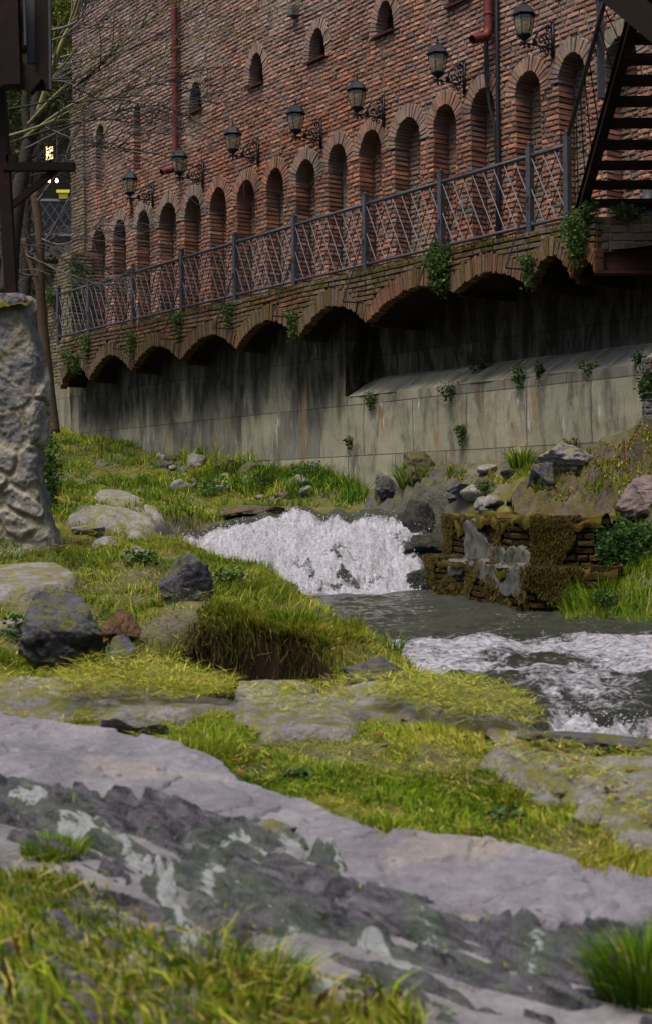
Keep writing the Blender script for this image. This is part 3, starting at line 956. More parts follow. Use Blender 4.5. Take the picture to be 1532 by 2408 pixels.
RT = 0.25
ends = []
for i in range(len(APEX)):
    (s0, z0), (s1, z1) = cs[i], cs[i + 1]
    za = on((CUSP[i][0] + CUSP[i + 1][0]) / 2, APEX[i], FO)[1]
    za = min(za, DECK - 0.30)

    def zc(s, s0=s0, s1=s1, z0=z0, z1=z1, za=za):
        u = (s - s0) / (s1 - s0)
        base = z0 + (z1 - z0) * u
        return base + (za - (z0 + z1) / 2) * (1 - abs(2 * u - 1) ** 1.9)
    mb = MB()
    m = max(6, int((s1 - s0) * 1.22 / 0.052))
    N = 64
    ss = [s0 + (s1 - s0) * j / N for j in range(N + 1)]
    L = [0.0]
    for j in range(N): L.append(L[-1] + math.hypot(ss[j + 1] - ss[j], zc(ss[j + 1]) - zc(ss[j])))
    bp = [float(np.interp(L[-1] * j / m, L, ss)) for j in range(m + 1)]

    def nrm(s, zc=zc, s0=s0, s1=s1):
        e = 0.02
        dz = (zc(min(s1, s + e)) - zc(max(s0, s - e))) / (min(s1, s + e) - max(s0, s - e))
        l = math.hypot(1, dz)
        return -0.55 * dz / l, 1.0 / l
    for j in range(m):
        a, b = bp[j], bp[j + 1]
        g = (b - a) * 0.1
        na, nb = nrm(a), nrm(b)
        ext = RT + random.uniform(-0.03, 0.02)
        lo = random.uniform(-0.02, 0.012)
        qa, qb = (a + g, zc(a + g) + lo), (b - g, zc(b - g) + lo)
        ua = (min(max(qa[0] + na[0] * ext, s0), s1), min(qa[1] + na[1] * ext, DECK - 0.02))
        ub = (min(max(qb[0] + nb[0] * ext, s0 + .005), s1), min(qb[1] + nb[1] * ext, DECK - 0.02))
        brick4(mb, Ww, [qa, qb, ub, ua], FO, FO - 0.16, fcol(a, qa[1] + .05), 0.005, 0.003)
    mb.build('arch', M['dkbrick'], walk)
    # spandrel above the ring
    mb = MB()
    k = 0
    z = DECK - CH * 9
    while z < DECK - 0.01:
        x = s0
        while x < s1 - 0.02:
            e = min(x + random.uniform(0.12, 0.24), s1)
            zb = min(zc(x), zc(e)) + RT * 0.93
            zlow = min(zc(x) , zc(e)) + 0.12
            if z + CH > zlow + 0.1 and e - x > 0.03:
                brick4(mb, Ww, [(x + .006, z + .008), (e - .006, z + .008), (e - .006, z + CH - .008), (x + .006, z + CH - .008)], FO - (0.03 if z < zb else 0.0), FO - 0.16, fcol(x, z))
            x = e
        z += CH
        k += 1
    for j in range(N):
        a, b = ss[j], ss[j + 1]
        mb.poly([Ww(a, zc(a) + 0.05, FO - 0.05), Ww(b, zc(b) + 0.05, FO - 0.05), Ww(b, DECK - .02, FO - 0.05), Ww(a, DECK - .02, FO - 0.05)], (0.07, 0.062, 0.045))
        mb.poly([Ww(a, zc(a) + 0.03, FO - 0.05), Ww(b, zc(b) + 0.03, FO - 0.05), Ww(b, zc(b) + 0.03, 0.0), Ww(a, zc(a) + 0.03, 0.0)], (0.018, 0.015, 0.011))  # vault soffit, its deep shade put into a near-black colour
    mb.build('spandrel', M['dkbrick'], walk)
mb = MB()
sA, sB = cs[0][0], cs[-1][0] - .01
for i in range(40):
    a, b = sA + (sB - sA) * i / 40, sA + (sB - sA) * (i + 1) / 40
    mb.hexa([W(a, DECK - .05, 0.02), W(b, DECK - .05, 0.02), W(b, DECK - .05, FO - .02), W(a, DECK - .05, FO - .02)], [W(a, DECK, 0.02), W(b, DECK, 0.02), W(b, DECK, FO - .02), W(a, DECK, FO - .02)], (0.09, 0.08, 0.05))
mb.build('deck', M['dkbrick'], walk)
for i, (s, z) in enumerate(cs[1:-1]):      # short steel cantilevers at the cusps, set back under the brick
    mb = MB()
    mb.hexa([W(s - .035, z - .05, 0.0), W(s + .035, z - .05, 0.0), W(s + .035, z - .05, FO - .10), W(s - .035, z - .05, FO - .10)], [W(s - .035, z + .05, 0.0), W(s + .035, z + .05, 0.0), W(s + .035, z + .05, FO - .10), W(s - .035, z + .05, FO - .10)], (0.03, 0.02, 0.015))
    mb.build('cantilever_beam', M['dkbrick'], walk)

# landing block under the iron stairs, faced towards the river
LX0 = at(1398, 560, 16.55).x
zt0, zb0 = DECK + 0.02, at(1450, 589, 16.55).z
zs0 = at(1450, 642, 16.55).z
land = thing('stair_landing', 'square brick landing on a dark red steel beam under the iron stairs', 'landing', (LX0 + 1.5, 17.3, zs0))
FX = lambda s, z, o=0.0: Vector((LX0 + s, 16.55 - o, z))
mb = MB()
CHs = CH
CH = (zt0 - zb0) / 4
courses(mb, FX, 0.0, 2.6, zb0, zt0, (), 0.0, 0.14, 0.14, lambda s, z: tuple(0.5 * a + 0.5 * b for a, b in zip(bcol(s, z, 0.5), (0.10, 0.088, 0.065))))
CH = CHs
mb.hexa([(LX0 + .02, 16.7, zb0), (LX0 + 2.6, 16.7, zb0), (LX0 + 2.6, 14.6, zb0), (LX0 + .02, 17.35, zb0)], [(LX0 + .02, 16.7, zt0 - .01), (LX0 + 2.6, 16.7, zt0 - .01), (LX0 + 2.6, 14.6, zt0 - .01), (LX0 + .02, 17.35, zt0 - .01)], (0.1, 0.085, 0.06))
mb.build('brick_course', M['dkbrick'], land)
mb = MB()
x0, x1 = LX0 + .01, LX0 + 2.6
for za_, zb_, ya, yb in ((zs0, zs0 + .022, 16.55, 16.75), (zs0 + .022, zb0 - .015, 16.62, 16.66), (zb0 - .015, zb0 - .002, 16.56, 16.75)):
    mb.hexa([(x0, ya, za_), (x1, ya, za_), (x1, yb, za_), (x0, yb, za_)], [(x0, ya, zb_), (x1, ya, zb_), (x1, yb, zb_), (x0, yb, zb_)])
mb.build('steel_beam', m_simple('dark_red_beam', (0.055, 0.02, 0.014), 0.7, 0, 0.5, 10, 0.3, (0.03, 0.015, 0.01)), land)

# ------------------------------------------------------------------ the concrete river wall
ret = thing('concrete_river_wall', 'stained grey concrete block wall with a sloping ledge below the arched walkway', 'retaining wall', W(-6, -0.2, 0.0))


def sheet(name, fn, u0, u1, v0, v1, nu, nv, mat, parent, soot_shade_f=None, disp=0.02):
    uu, vv = np.linspace(u0, u1, nu), np.linspace(v0, v1, nv)
    A, B = np.meshgrid(uu, vv)
    d = disp * fbm(A * 1.5, B * 1.5, 0, 5, 91)
    pts, sz = [], []
    for i in range(nv):
        for j in range(nu):
            p, q = fn(A[i, j], B[i, j], d[i, j])
            pts.append(tuple(p)); sz.append(q)
    sz = np.array(sz)
    soot = soot_shade_f(sz) if soot_shade_f is not None else np.zeros(len(sz))
    return np_mesh(name, pts, grid_faces(nv, nu), mat, parent, smooth=True, attrs={'sz': sz, 'soot': np.stack([soot] * 3, -1)})


s_pl = on(815, 936, 0.55)[0]
s_pr = on(1512, 860, 0.55)[0]
zpf = (on(919, 931, .55)[1] + on(1298, 875, .55)[1] + on(1114, 894, .55)[1]) / 3
zpb = (on(933, 885, .03)[1] + on(1406, 818, .03)[1]) / 2
ztop = DECK - 0.06
SOOT_SHADE = lambda q: sst(2.75, 3.6, q[:, 1] + 0.35 * fbm(q[:, 0] * 3.2, q[:, 1] * 0.5, 0, 4, 5)) * 0.95  # soot plus painted shade of the overhang, darker towards the top
sheet('far_face', lambda s, z, d: (W(s, z, 0.55 + d), (s, z, 0)), on(172, 900, .5)[0], s_pl, -0.2, ztop, 200, 60, M['conc'], ret, SOOT_SHADE, 0.025)
sheet('far_face_end', lambda o, v, d: (W(s_pl + d * .5, zpb - .3 + (ztop - zpb + .3) * v, o), (o, 2 + v * 2, 0)), 0.03, 0.58, 0, 1, 14, 40, M['conc'], ret, lambda q: 0 * q[:, 0] + 0.95)  # end face darkened all over, its shade put into the colour
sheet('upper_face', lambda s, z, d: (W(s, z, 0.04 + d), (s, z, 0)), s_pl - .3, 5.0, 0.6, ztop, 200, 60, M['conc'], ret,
      lambda q: sst(2.75, 3.6, q[:, 1] + 0.35 * fbm(q[:, 0] * 3.2, q[:, 1] * 0.5, 0, 4, 5)) * 0.95)  # same soot and painted shade under the arches


def plf(s, z, d):
    return W(s, z, 0.55 + d + 0.012 * noise.noise(Vector((s * 2.3, z * .3, 1))) - 0.03 * max(0, 1 - (zpf - z) / .05) * abs(noise.noise(Vector((s * 4, 1, 2))))), (s, z, 0)


sheet('plinth_face', plf, s_pl, s_pr, -0.2, zpf, 200, 70, M['conc'], ret)
sheet('plinth_top', lambda s, v, d: (W(s, zpf + (zpb - zpf) * v, 0.55 - 0.52 * v + d), (s, zpf + v * 0.7, 0)), s_pl, s_pr, 0, 1, 160, 16, M['conc'], ret, lambda q: 0 * q[:, 0])
# rough wall butting on at its near end
mbx = MB()
s2 = s_pr
courses(mbx, Ww, s2 + 0.01, 5.0, 0.2, on(1520, 845, .6)[1], (), 0.62, 0.5, 0.5, lambda s, z: ((0.10, 0.095, 0.09) if n3(s * 3, z * 2.2, 2) > -0.1 else tuple(0.7 * c for c in bcol(s, z, 0.7))))
tag(mbx.build('rough_masonry_wall', M['moss']), 'rough dark brick and stone wall at the near end of the concrete ledge', 'wall')

# weathered brick buttress at the far end
mb = MB()
sb0, sb1 = on(112, 800, .5)[0], on(168, 800, .5)[0]
zb1 = on(165, 600, .5)[1]


def yc(s, z):
    k = random.uniform(0.6, 1.2)
    g = 0.5 + 0.7 * n3(s * 1.3, z * 1.3, 6)
    a, b = (0.20, 0.15, 0.095), (0.115, 0.11, 0.06)
    return tuple(k * (x * (1 - max(0, min(1, g))) + y * max(0, min(1, g))) for x, y in zip(a, b))


z_ = on(165, 905, .5)[1]
n_ = 0
while z_ < zb1:
    f_ = (z_ - on(165, 905, .5)[1]) / (zb1 - on(165, 905, .5)[1])
    l_ = sb0 + (sb1 - sb0) * (0.0 if f_ < 0.65 else (f_ - 0.65) * 1.5)
    courses(mb, Ww, l_, sb1, z_, z_ + CH, (), 0.5, 0.5, 0.5, yc)
    z_ += CH
butt = thing('stone_buttress', 'broken yellow-grey masonry buttress with weeds at the far end of the walkway', 'buttress', W((sb0 + sb1) / 2, 0.5, 0.25))
mb.build('masonry', M['moss'], butt)
sheet('concrete_foot', lambda s, z, d: (W(s, z, 0.5 + d), (s, z, 0)), sb0 + .1, on(168, 900, .5)[0], 0.6, on(165, 905, .5)[1] + .02, 40, 50, M['conc'], butt)
sheet('concrete_side', lambda o, z, d: (W(on(168, 900, .5)[0] + d, z, o), (o + 3, z, 0)), 0.5, 0.03, 0.6, on(165, 905, .5)[1] + .02, 12, 50, M['conc'], butt)
# ------------------------------------------------------------------ railing of the walkway
POST = [(139.5, 691, 709, 808), (211, 660, 680, 789), (314.5, 626, 647, 758), (429, 588, 610, 726), (554.5, 546, 570, 694), (693, 502, 526.6, 660), (859, 447, 474, 614), (1036.5, 391, 421, 570), (1245, 322, 352, 513), (1333, 292, 323, 490)]
RO = 1.0
ps = [on(p[0], p[3], RO)[0] for p in POST]
ZT = sum(on(p[0], p[2], RO)[1] for p in POST) / 10
ZL = sum(on(p[0], p[3], RO)[1] for p in POST) / 10
ZP = sum(on(p[0], p[1], RO)[1] for p in POST) / 10
rail = thing('walkway_railing', 'grey steel railing with crossed rods along the arched walkway', 'railing', W(ps[5], DECK, RO))
for i, s in enumerate(ps):
    mb = MB()
    w = 0.036
    mb.hexa([W(s - w, DECK - .06, RO - w), W(s + w, DECK - .06, RO - w), W(s + w, DECK - .06, RO + w), W(s - w, DECK - .06, RO + w)], [W(s - w, ZP - .03, RO - w), W(s + w, ZP - .03, RO - w), W(s + w, ZP - .03, RO + w), W(s - w, ZP - .03, RO + w)])
    po = mb.build('post', M['railm'], rail)
    mb = MB()
    mb.hexa([W(s - .04, ZP - .0295, RO - .04), W(s + .04, ZP - .0295, RO - .04), W(s + .04, ZP - .0295, RO + .04), W(s - .04, ZP - .0295, RO + .04)], [W(s - .04, ZP - .022, RO - .04), W(s + .04, ZP - .022, RO - .04), W(s + .04, ZP - .022, RO + .04), W(s - .04, ZP - .022, RO + .04)])
    mb.lathe(W(s, ZP - .022, RO), [(.012, 0), (.012, .006), (.026, .014), (.028, .024), (.02, .036), (.002, .042)], 10)
    mb.build('cap', M['railm'], po, True)
for i in range(9):
    a, b = ps[i] + .036, ps[i + 1] - .036
    mb = MB(); mb.tube([W(a, ZT, RO), W(b, ZT, RO)], 0.027, 10); mb.build('top_rail', M['railm'], rail, True)
    mb = MB(); mb.tube([W(a, ZL, RO), W(b, ZL, RO)], 0.024, 10); mb.build('bottom_rail', M['railm'], rail, True)
    mb = MB()
    H = ZT - ZL
    sp, sh = 0.20, 0.43
    for sgn, off in ((1, -0.007), (-1, 0.007)):
        n0 = int((b - a + sh) / sp) + 2
        for k in range(n0):
            x0 = a - sh + sp * k + 0.06 if sgn > 0 else a + sp * k + 0.02
            x1 = x0 + sgn * sh
            za, zb = ZL, ZT
            pa, pb = x0, x1
            # clip to the bay
            def cl(x0, z0, x1, z1):
                t0, t1 = 0.0, 1.0
                dx = x1 - x0
                for lim, sg in ((a, 1), (b, -1)):
                    va, vb = sg * (x0 - lim), sg * (x1 - lim)
                    if va < 0 and vb < 0: return None
                    if va < 0: t0 = max(t0, va / (va - vb))
                    elif vb < 0: t1 = min(t1, va / (va - vb))
                if t1 - t0 < 0.03: return None
                return x0 + dx * t0, z0 + (z1 - z0) * t0, x0 + dx * t1, z0 + (z1 - z0) * t1
            q = cl(pa, za, pb, zb)
            if q: mb.tube([W(q[0], q[1], RO + off), W(q[2], q[3], RO + off)], 0.0075, 5)
        mb.build('crossed_rods', M['rod'] if sgn > 0 else M['litrod'], rail)
        mb = MB()
for i, s in enumerate(ps[:-1]):
    mb = MB()
    zm = ZL + (ZT - ZL) * 0.42
    f = W(s + .01, DECK - 0.46, RO + 0.42)
    mb.tube([W(s, zm, RO + .036), f], 0.011, 6)
    mb.tube([f, W(s + .06, DECK - 0.46, FO - 0.01)], 0.011, 6)
    mb.build('strut', M['rod'], rail)

# ------------------------------------------------------------------ wall lanterns
LG = NT('lantern_glass')
tr = LG.n('BsdfTransparent', {'Color': (0.86, 0.82, 0.68)})
LG.fin((0.30, 0.265, 0.19), 0.25, 0, 0.5)
mx = LG.n('MixShader', {0: 0.40, 1: tr.outputs[0], 2: LG.b.outputs[0]})
LG.t.links.new(mx.outputs[0], LG.out.inputs[0])
BULB = m_simple('amber_bulb', (0.6, 0.42, 0.16), 0.3, 0, 0.1)
LAMP = [((359.5, 457), 'black wall lantern farthest from the stairs, above the third niche from the far corner'), ((476.5, 409), 'black wall lantern beside the outlet of the far red downpipe'), ((606, 357), 'third black wall lantern from the far corner, below the second small arched window'),
        ((753, 313), 'middle one of the seven black wall lanterns on the brick building'), ((900, 260), 'black wall lantern with a streak of moss on the bricks beside it'), ((1089.5, 181), 'black wall lantern just below and left of the near red downpipe outlet'), ((1297.5, 93), 'black wall lantern nearest the iron stairs, highest in view')]


def make_lantern(loc):
    """local axes: +X out of the wall... built with the lamp at the end of a scrolled bracket"""
    t = thing('wall_lantern', None, 'lantern', (0, 0, 0), 'wall lanterns along the brick building')
    PX = 0.46
    br = MB()
    br.hexa([(0.0, -.022, -.215), (0.018, -.022, -.215), (0.018, .022, -.215), (0, .022, -.215)], [(0.0, -.022, .2), (0.018, -.022, .2), (0.018, .022, .2), (0, .022, .2)])
    br.lathe((0.01, 0, 0.2), [(0.022, 0), (0.026, .014), (0.012, .03), (0.002, .036)], 8)
    br.lathe((0.01, 0, -0.24), [(0.002, 0), (0.014, .01), (0.02, .03)], 8)
    br.tube([(0.0, 0, -.115), (PX + .05, 0, -.115)], 0.010, 8)
    sc = br

    def scroll(cx, cz, r, a0, a1, turns=1.2, rad=0.0075):
        pts = []
        for k in range(26):
            u = k / 25
            a = a0 + (a1 - a0) * u * turns
            rr = r * (1 - 0.78 * u)
            pts.append((cx + rr * math.cos(a), 0, cz + rr * math.sin(a)))
        sc.tube(pts, [1.5 * rad * (1 - .35 * k / 25) for k in range(26)], 6)
    def arc(p, q, bow, rad=0.008):
        pts = []
        for k in range(13):
            u = k / 12
            x = p[0] + (q[0] - p[0]) * u; z = p[1] + (q[1] - p[1]) * u
            nx, nz = -(q[1] - p[1]), q[0] - p[0]
            f = 4 * bow * u * (1 - u)
            pts.append((x + nx * f, 0, z + nz * f))
        sc.tube(pts, rad * 1.3, 6)
    arc((0.02, 0.14), (0.30, -0.105), 0.22)
    arc((0.02, -0.02), (0.17, -0.105), -0.2)
    scroll(0.085, 0.115, 0.055, R(200), R(-120), 1.3)
    scroll(0.075, 0.03, 0.05, R(160), R(500), 1.3)
    scroll(0.19, -0.045, 0.055, R(210), R(-150), 1.2)
    scroll(0.10, -0.055, 0.045, R(20), R(380), 1.2)
    scroll(0.30, -0.08, 0.035, R(230), R(-160), 1.2)
    scroll(0.10, -0.165, 0.045, R(100), R(-260), 1.2)
    scroll(0.19, -0.15, 0.035, R(90), R(430), 1.2)
    scroll(PX - .075, -.14, 0.028, R(90), R(-250), 1.2)
    scroll(PX + .06, -.14, 0.026, R(90), R(430), 1.2)
    br.build('bracket', M['iron'], t, True)
    b = MB()
    b.lathe((PX, 0, -.115), [(.002, -.075), (.014, -.065), (.017, -.05), (.008, -.04), (.02, -.028), (.022, -.015), (.010, -.002), (.011, .012), (.018, .02), (.03, .03), (.072, .065), (.088, .082), (.092, .094), (.084, .1)], 6, rot=R(30))
    b.build('base', M['iron'], t)
    prof = [(.076, -.017), (.092, .03), (.106, .08), (.116, .135), (.119, .18), (.117, .215)]
    g = MB(); g.lathe((PX, 0, 0), prof, 6, rot=R(30)); g.build('glass', LG.m, t)
    cg = MB()
    for j in range(6):
        a = R(30) + 2 * math.pi * j / 6
        cg.tube([(PX + (r + .003) * math.cos(a), (r + .003) * math.sin(a), z) for r, z in prof], 0.0055, 5)
    cg.lathe((PX, 0, 0), [(.117, .195), (.124, .195), (.124, .22), (.117, .22)], 6, rot=R(30))
    cg.build('cage', M['iron'], t)
    rf = MB()
    rf.lathe((PX, 0, 0.212), [(.10, .0), (.150, -.004), (.154, .006), (.146, .016), (.128, .042), (.105, .082), (.078, .108), (.05, .122), (.03, .128), (.022, .136), (.026, .144), (.014, .156), (.010, .172), (.016, .184), (.017, .194), (.008, .206), (.006, .222), (.001, .245)], 6, rot=R(30))
    rf.build('roof', M['iron'], t)
    bu = MB(); bu.lathe((PX, 0, 0.0), [(.012, -.01), (.013, .03), (.018, .05), (.021, .075), (.014, .098), (.002, .106)], 8); bu.build('bulb', BULB, t, True)
    return t


lamp0 = make_lantern((0, 0, 0))
ang = math.atan2(NV.y, NV.x)
for k, ((px, py), lab) in enumerate(LAMP):
    s, z = on(px, py, 0.02)
    o = lamp0
    if k:
        o = lamp0.copy(); COL.objects.link(o)
        for ch in list(lamp0.children):
            c = ch.copy(); COL.objects.link(c); c.parent = o
            for gch in ch.children:
                d = gch.copy(); COL.objects.link(d); d.parent = c
    o.location = W(s, z, 0.012)
    o.scale = (1.07, 1.07, 1.07)
    o.rotation_euler = (0, 0, ang + R([0, 1.5, -2, 2, -1, 1, -2][k]))
    o['label'] = lab

# ------------------------------------------------------------------ red downpipes, black conduits
def downpipe(px, pb, ox, oy, label):
    s, z = on(px, pb, 0.10)
    t = thing('downpipe', label, 'downpipe', W(s, z, 0.1), 'red downpipes')
    mb = MB()
    pts = [W(s, 12.3, 0.11), W(s, z + .16, .11)] + [W(s, z + .16 - .16 * math.sin(a), .11 + .13 * (1 - math.cos(a))) for a in (R(18), R(36), R(54), R(68))]
    e = pts[-1]
    pts.append(e + NV * 0.22 + Vector((0, 0, -0.075)))
    mb.tube(pts, 0.062, 14, cap=False)
    mb.tube(pts[::-1], 0.056, 14, cap=False)
    mb.build('pipe', M['redpipe'], t, True)
    mb = MB()
    for zz in (z + 0.32, z + 1.9, z + 4.0):
        mb.lathe(W(s, zz, .11), [(.063, 0), (.068, .003), (.068, .034), (.063, .037)], 16)
        mb.bar(W(s, zz + .018, .05), W(s, zz + .018, -.02), .02, .02)
    mb.build('pipe_clamp', M['redpipe'], t, True)


downpipe(415, 402, 0, 0, 'dark red downpipe down the far part of the brick wall, behind the bare branches')
downpipe(1149, 92, 0, 0, 'short dark red downpipe ending high on the wall beside the black conduit')
mb = MB()
s, _ = on(1168, 300, .04)
mb.tube([W(s + .02, 12.3, .05), W(s + .02, DECK + 2.3, .05), W(s + .025, DECK + 1.1, .05), W(s + .035, DECK - .1, .06)], 0.028, 8)
tag(mb.build('conduit', M['cable'], smooth=True), 'straight black conduit beside the near downpipe, running down to the walkway', 'conduit')
mb = MB()
for k in range(3):
    a, zA = on(1140 + 5 * k, 100, .05)
    b, zB = on(1149 + 3 * k, 250, .05)
    c, zC = on(1166 + 1.5 * k, 330, .05)
    mb.tube([W(a, 12.2, .07), W(a, zA, .07 + .01 * k), W((a + b) / 2 - .02, (zA + zB) / 2, .08), W(b, zB, .06 + .015 * k), W((b + c) / 2 + .02, (zB + zC) / 2, .07), W(c - .03, zC, .05 + .012 * k), W(c - .01, DECK + .9, .06 + .01 * k), W(c - .01, DECK - .1, .06 + .01 * k)], 0.012, 6)
b, zB = on(1153, 207, .05)
mb.tube([W(b - .05, zB, .11), W(b + .06, zB, .11)], .013, 6)
tag(mb.build('cable_bundle', M['cable'], smooth=True), 'loose bundle of thin black cables slanting from the near downpipe to the conduit', 'cables')

# ------------------------------------------------------------------ iron stairs at the near end
st = thing('iron_staircase', 'dark open-tread iron staircase climbing from the landing at the near end of the walkway', 'staircase', at(1440, 505, 16.9))
A = at(1358, 500, 16.75)
B = at(1481, 48, 14.9)
dv = B - A
B2 = A + dv * 1.35
SW = 1.0
for nm, off in (('stringer', 0.0), ('stringer', SW)):
    mb = MB()
    q = Vector((off, 0, 0))
    # channel section: web and two flanges
    n = dv.cross(Vector((1, 0, 0))).normalized()
    if n.z < 0: n = -n
    hw = 0.085
    mb.hexa([A + q - n * hw, A + q + Vector((.012, 0, 0)) - n * hw, A + q + Vector((.012, 0, 0)) + n * hw, A + q + n * hw], [B2 + q - n * hw, B2 + q + Vector((.012, 0, 0)) - n * hw, B2 + q + Vector((.012, 0, 0)) + n * hw, B2 + q + n * hw])
    for sg in (-1, 1):
        c0, c1 = n * (sg * hw), n * (sg * (hw + .012))
        mb.hexa([A + q + c0 - Vector((.03, 0, 0)), A + q + c0 + Vector((.075, 0, 0)), A + q + c1 + Vector((.075, 0, 0)), A + q + c1 - Vector((.03, 0, 0))], [B2 + q + c0 - Vector((.03, 0, 0)), B2 + q + c0 + Vector((.075, 0, 0)), B2 + q + c1 + Vector((.075, 0, 0)), B2 + q + c1 - Vector((.03, 0, 0))])
    mb.build('stringer', M['rust'], st)
tys = [484, 441, 395, 347, 296, 245, 196, 146, 97, 50, 5]
for k, ty in enumerate(tys):
    u = (500 - ty) / 452.0
    # the same picture height on the sloping line
    lo, hi = 0.0, 1.4
    for _ in range(40):
        m_ = (lo + hi) / 2
        p = A + dv * m_
        if HY - F * (p.z - CZ) / p.y > ty: lo = m_
        else: hi = m_
    p = A + dv * lo
    mb = MB()
    mb.hexa([p + Vector((.02, -.13, -.028)), p + Vector((SW - .01, -.13, -.03)), p + Vector((SW - .01, .15, -.03)), p + Vector((.02, .15, -.03))], [p + Vector((.02, -.13, .02)), p + Vector((SW - .01, -.13, .02)), p + Vector((SW - .01, .15, .02)), p + Vector((.02, .15, .02))])
    mb.build('tread', M['rust'], st)
# handrail, posts and rods
up = Vector((0, 0, 0.9))
hA, hB = at(1335, 316, 16.78), at(1413, 30, 14.95)
hdir = (hB - hA)
mb = MB(); mb.tube([hA, hB, hA + hdir * 1.2], 0.026, 10); mb.build('handrail', M['railm'], st, True)
pA, pB = at(1412, 232, 15.35), at(1409, 2, 15.25)
mb = MB(); w = .036
mb.hexa([pA + Vector((x, y, 0)) for x, y in ((-w, -w), (w, -w), (w, w), (-w, w))], [pB + Vector((x, y, 0)) for x, y in ((-w, -w), (w, -w), (w, w), (-w, w))])
mb.lathe(pB, [(.05, 0), (.05, .006), (.012, .008), (.026, .02), (.02, .04), (.002, .046)], 10)
mb.build('stair_post', M['railm'], st)
mb = MB()
for k in range(7):
    u = 0.06 + 0.135 * k
    mb.tube([A + dv * (u - .02) + Vector((-.02, 0, .1)), hA + hdir * min(1.15, u + 0.18)], .007, 5)
for k in range(5):
    u = 0.10 + 0.2 * k
    mb.tube([A + dv * (u + .16) + Vector((-.02, 0, .1)), hA + hdir * max(0, u - .06)], .007, 5)
mb.build('crossed_rods', M['rod'], st)
# the next flight crossing above, and a raking brace with its foot at the landing
mb = MB()
c0, c1 = at(1400, -52, 14.4), at(1600, 112, 13.9)
mb.bar(c0, c1, 0.10, 0.27, up=Vector((0, 0, 1)))
mb.build('upper_flight', m_simple('dark_brown_timber', (0.012, 0.007, 0.005), 0.85, 0, 0.5, 8, 0.3), st)
mb = MB()
mb.bar(at(1488, 500, 16.9), at(1536, 462, 16.9), .04, .05)
mb.build('brace', M['rust'], st)
mb = MB()
mb.lathe(at(1524, 512, 16.8), [(.16, 0), (.13, .14), (.08, .24), (.07, .36)], 12)
mb.build('pedestal', M['railm'], st, True)
# ------------------------------------------------------------------ rocks
def slab(name, label, cat, P, h, mat, step, topf=None, edge=0.06, kind=None, group=None, flow=False):
    P = np.array(P)
    x0, y0 = P.min(0) - 0.15; x1, y1 = P.max(0) + 0.15
    nx, ny = int((x1 - x0) / step) + 2, int((y1 - y0) / step) + 2
    X, Y = np.meshgrid(np.linspace(x0, x1, nx), np.linspace(y0, y1, ny))
    sd = poly_sd(X, Y, P) + 0.05 * fbm(X * 3, Y * 3, 0, 4, 101)
    g = zt(X, Y)
    t = tps(X, Y) + h if topf is None else topf(X, Y)
    Z = np.where(sd > -edge, (g - 0.08) + (t - g + 0.08) * np.clip((sd + edge) / edge, 0, 1) ** 0.6, g - 0.12)
    f = grid_faces(ny, nx)
    k = (sd > -edge * 2).ravel()[f].any(1)
    used, inv = np.unique(f[k], return_inverse=True)
    V = np.stack([X, Y, Z], -1).reshape(-1, 3)[used]
    at_ = None
    if flow:
        fx = fy = np.zeros(len(V))
        for pts, wd, amt in TR:
            g = [gnd(*p) for p in pts]
            x, y = V[:, 0] + .025 * fbm(V[:, 0] * 6, V[:, 1] * 6, 0, 3, 181), V[:, 1] + .025 * fbm(V[:, 0] * 6, V[:, 1] * 6, 0, 3, 183)
            dd = np.full(len(V), 9.0)
            for a, b in zip(g[:-1], g[1:]):
                ex, ey = b.x - a.x, b.y - a.y
                tt = np.clip(((x - a.x) * ex + (y - a.y) * ey) / (ex * ex + ey * ey), 0, 1)
                dd = np.minimum(dd, np.hypot(x - a.x - ex * tt, y - a.y - ey * tt))
            fx = np.maximum(fx, amt * np.exp(-(dd / wd) ** 2)); fy = np.maximum(fy, np.exp(-(dd / (wd * 2.6)) ** 2))
        at_ = {'flow': np.stack([fx, fy, 0 * fx], 1)}
    o = np_mesh(name, V, inv.reshape(-1, 4), mat, smooth=True, attrs=at_)
    return tag(o, label, cat, group, kind)


# where thin films of water run down the wet rock: path, width, strength
TR = [([(130, 1968), (215, 1980), (275, 1998), (330, 2022), (362, 2052), (385, 2098), (412, 2140), (440, 2182), (452, 2220), (456, 2262)], .026, 1.15), ([(470, 1990), (560, 1998), (640, 2020), (690, 2040), (715, 2075)], .022, .75), ([(650, 1990), (720, 2010), (790, 2045), (860, 2095), (890, 2140)], .022, .7),
      ([(845, 2218), (890, 2238), (935, 2262), (955, 2292)], .024, 1.1), ([(490, 2050), (500, 2090), (498, 2140)], .035, .6), ([(730, 2320), (775, 2340), (830, 2368)], .022, .7), ([(930, 2350), (980, 2368), (1040, 2392)], .022, .7), ([(30, 1925), (130, 1950), (200, 1962), (260, 1975)], .022, .8), ([(1230, 2230), (1275, 2262), (1260, 2290)], .025, .6),
      ([(560, 2100), (640, 2150), (700, 2200), (760, 2260)], .022, .4), ([(980, 2200), (1040, 2250), (1120, 2300)], .022, .45)]
AX = Vector((2.42, -2.35, 0)).normalized()     # strike of the rock beds
def strata(X, Y, amp, freq, seed):
    q = X * AX.y - Y * AX.x            # across the beds
    l = X * AX.x + Y * AX.y
    w = q * freq + 1.1 * fbm(l * 0.7, q * 1.3, 0, 4, seed)
    fr = w - np.floor(w)
    return amp * (np.where(fr < 0.85, fr / 0.85, (1 - fr) / 0.15) - 0.5)


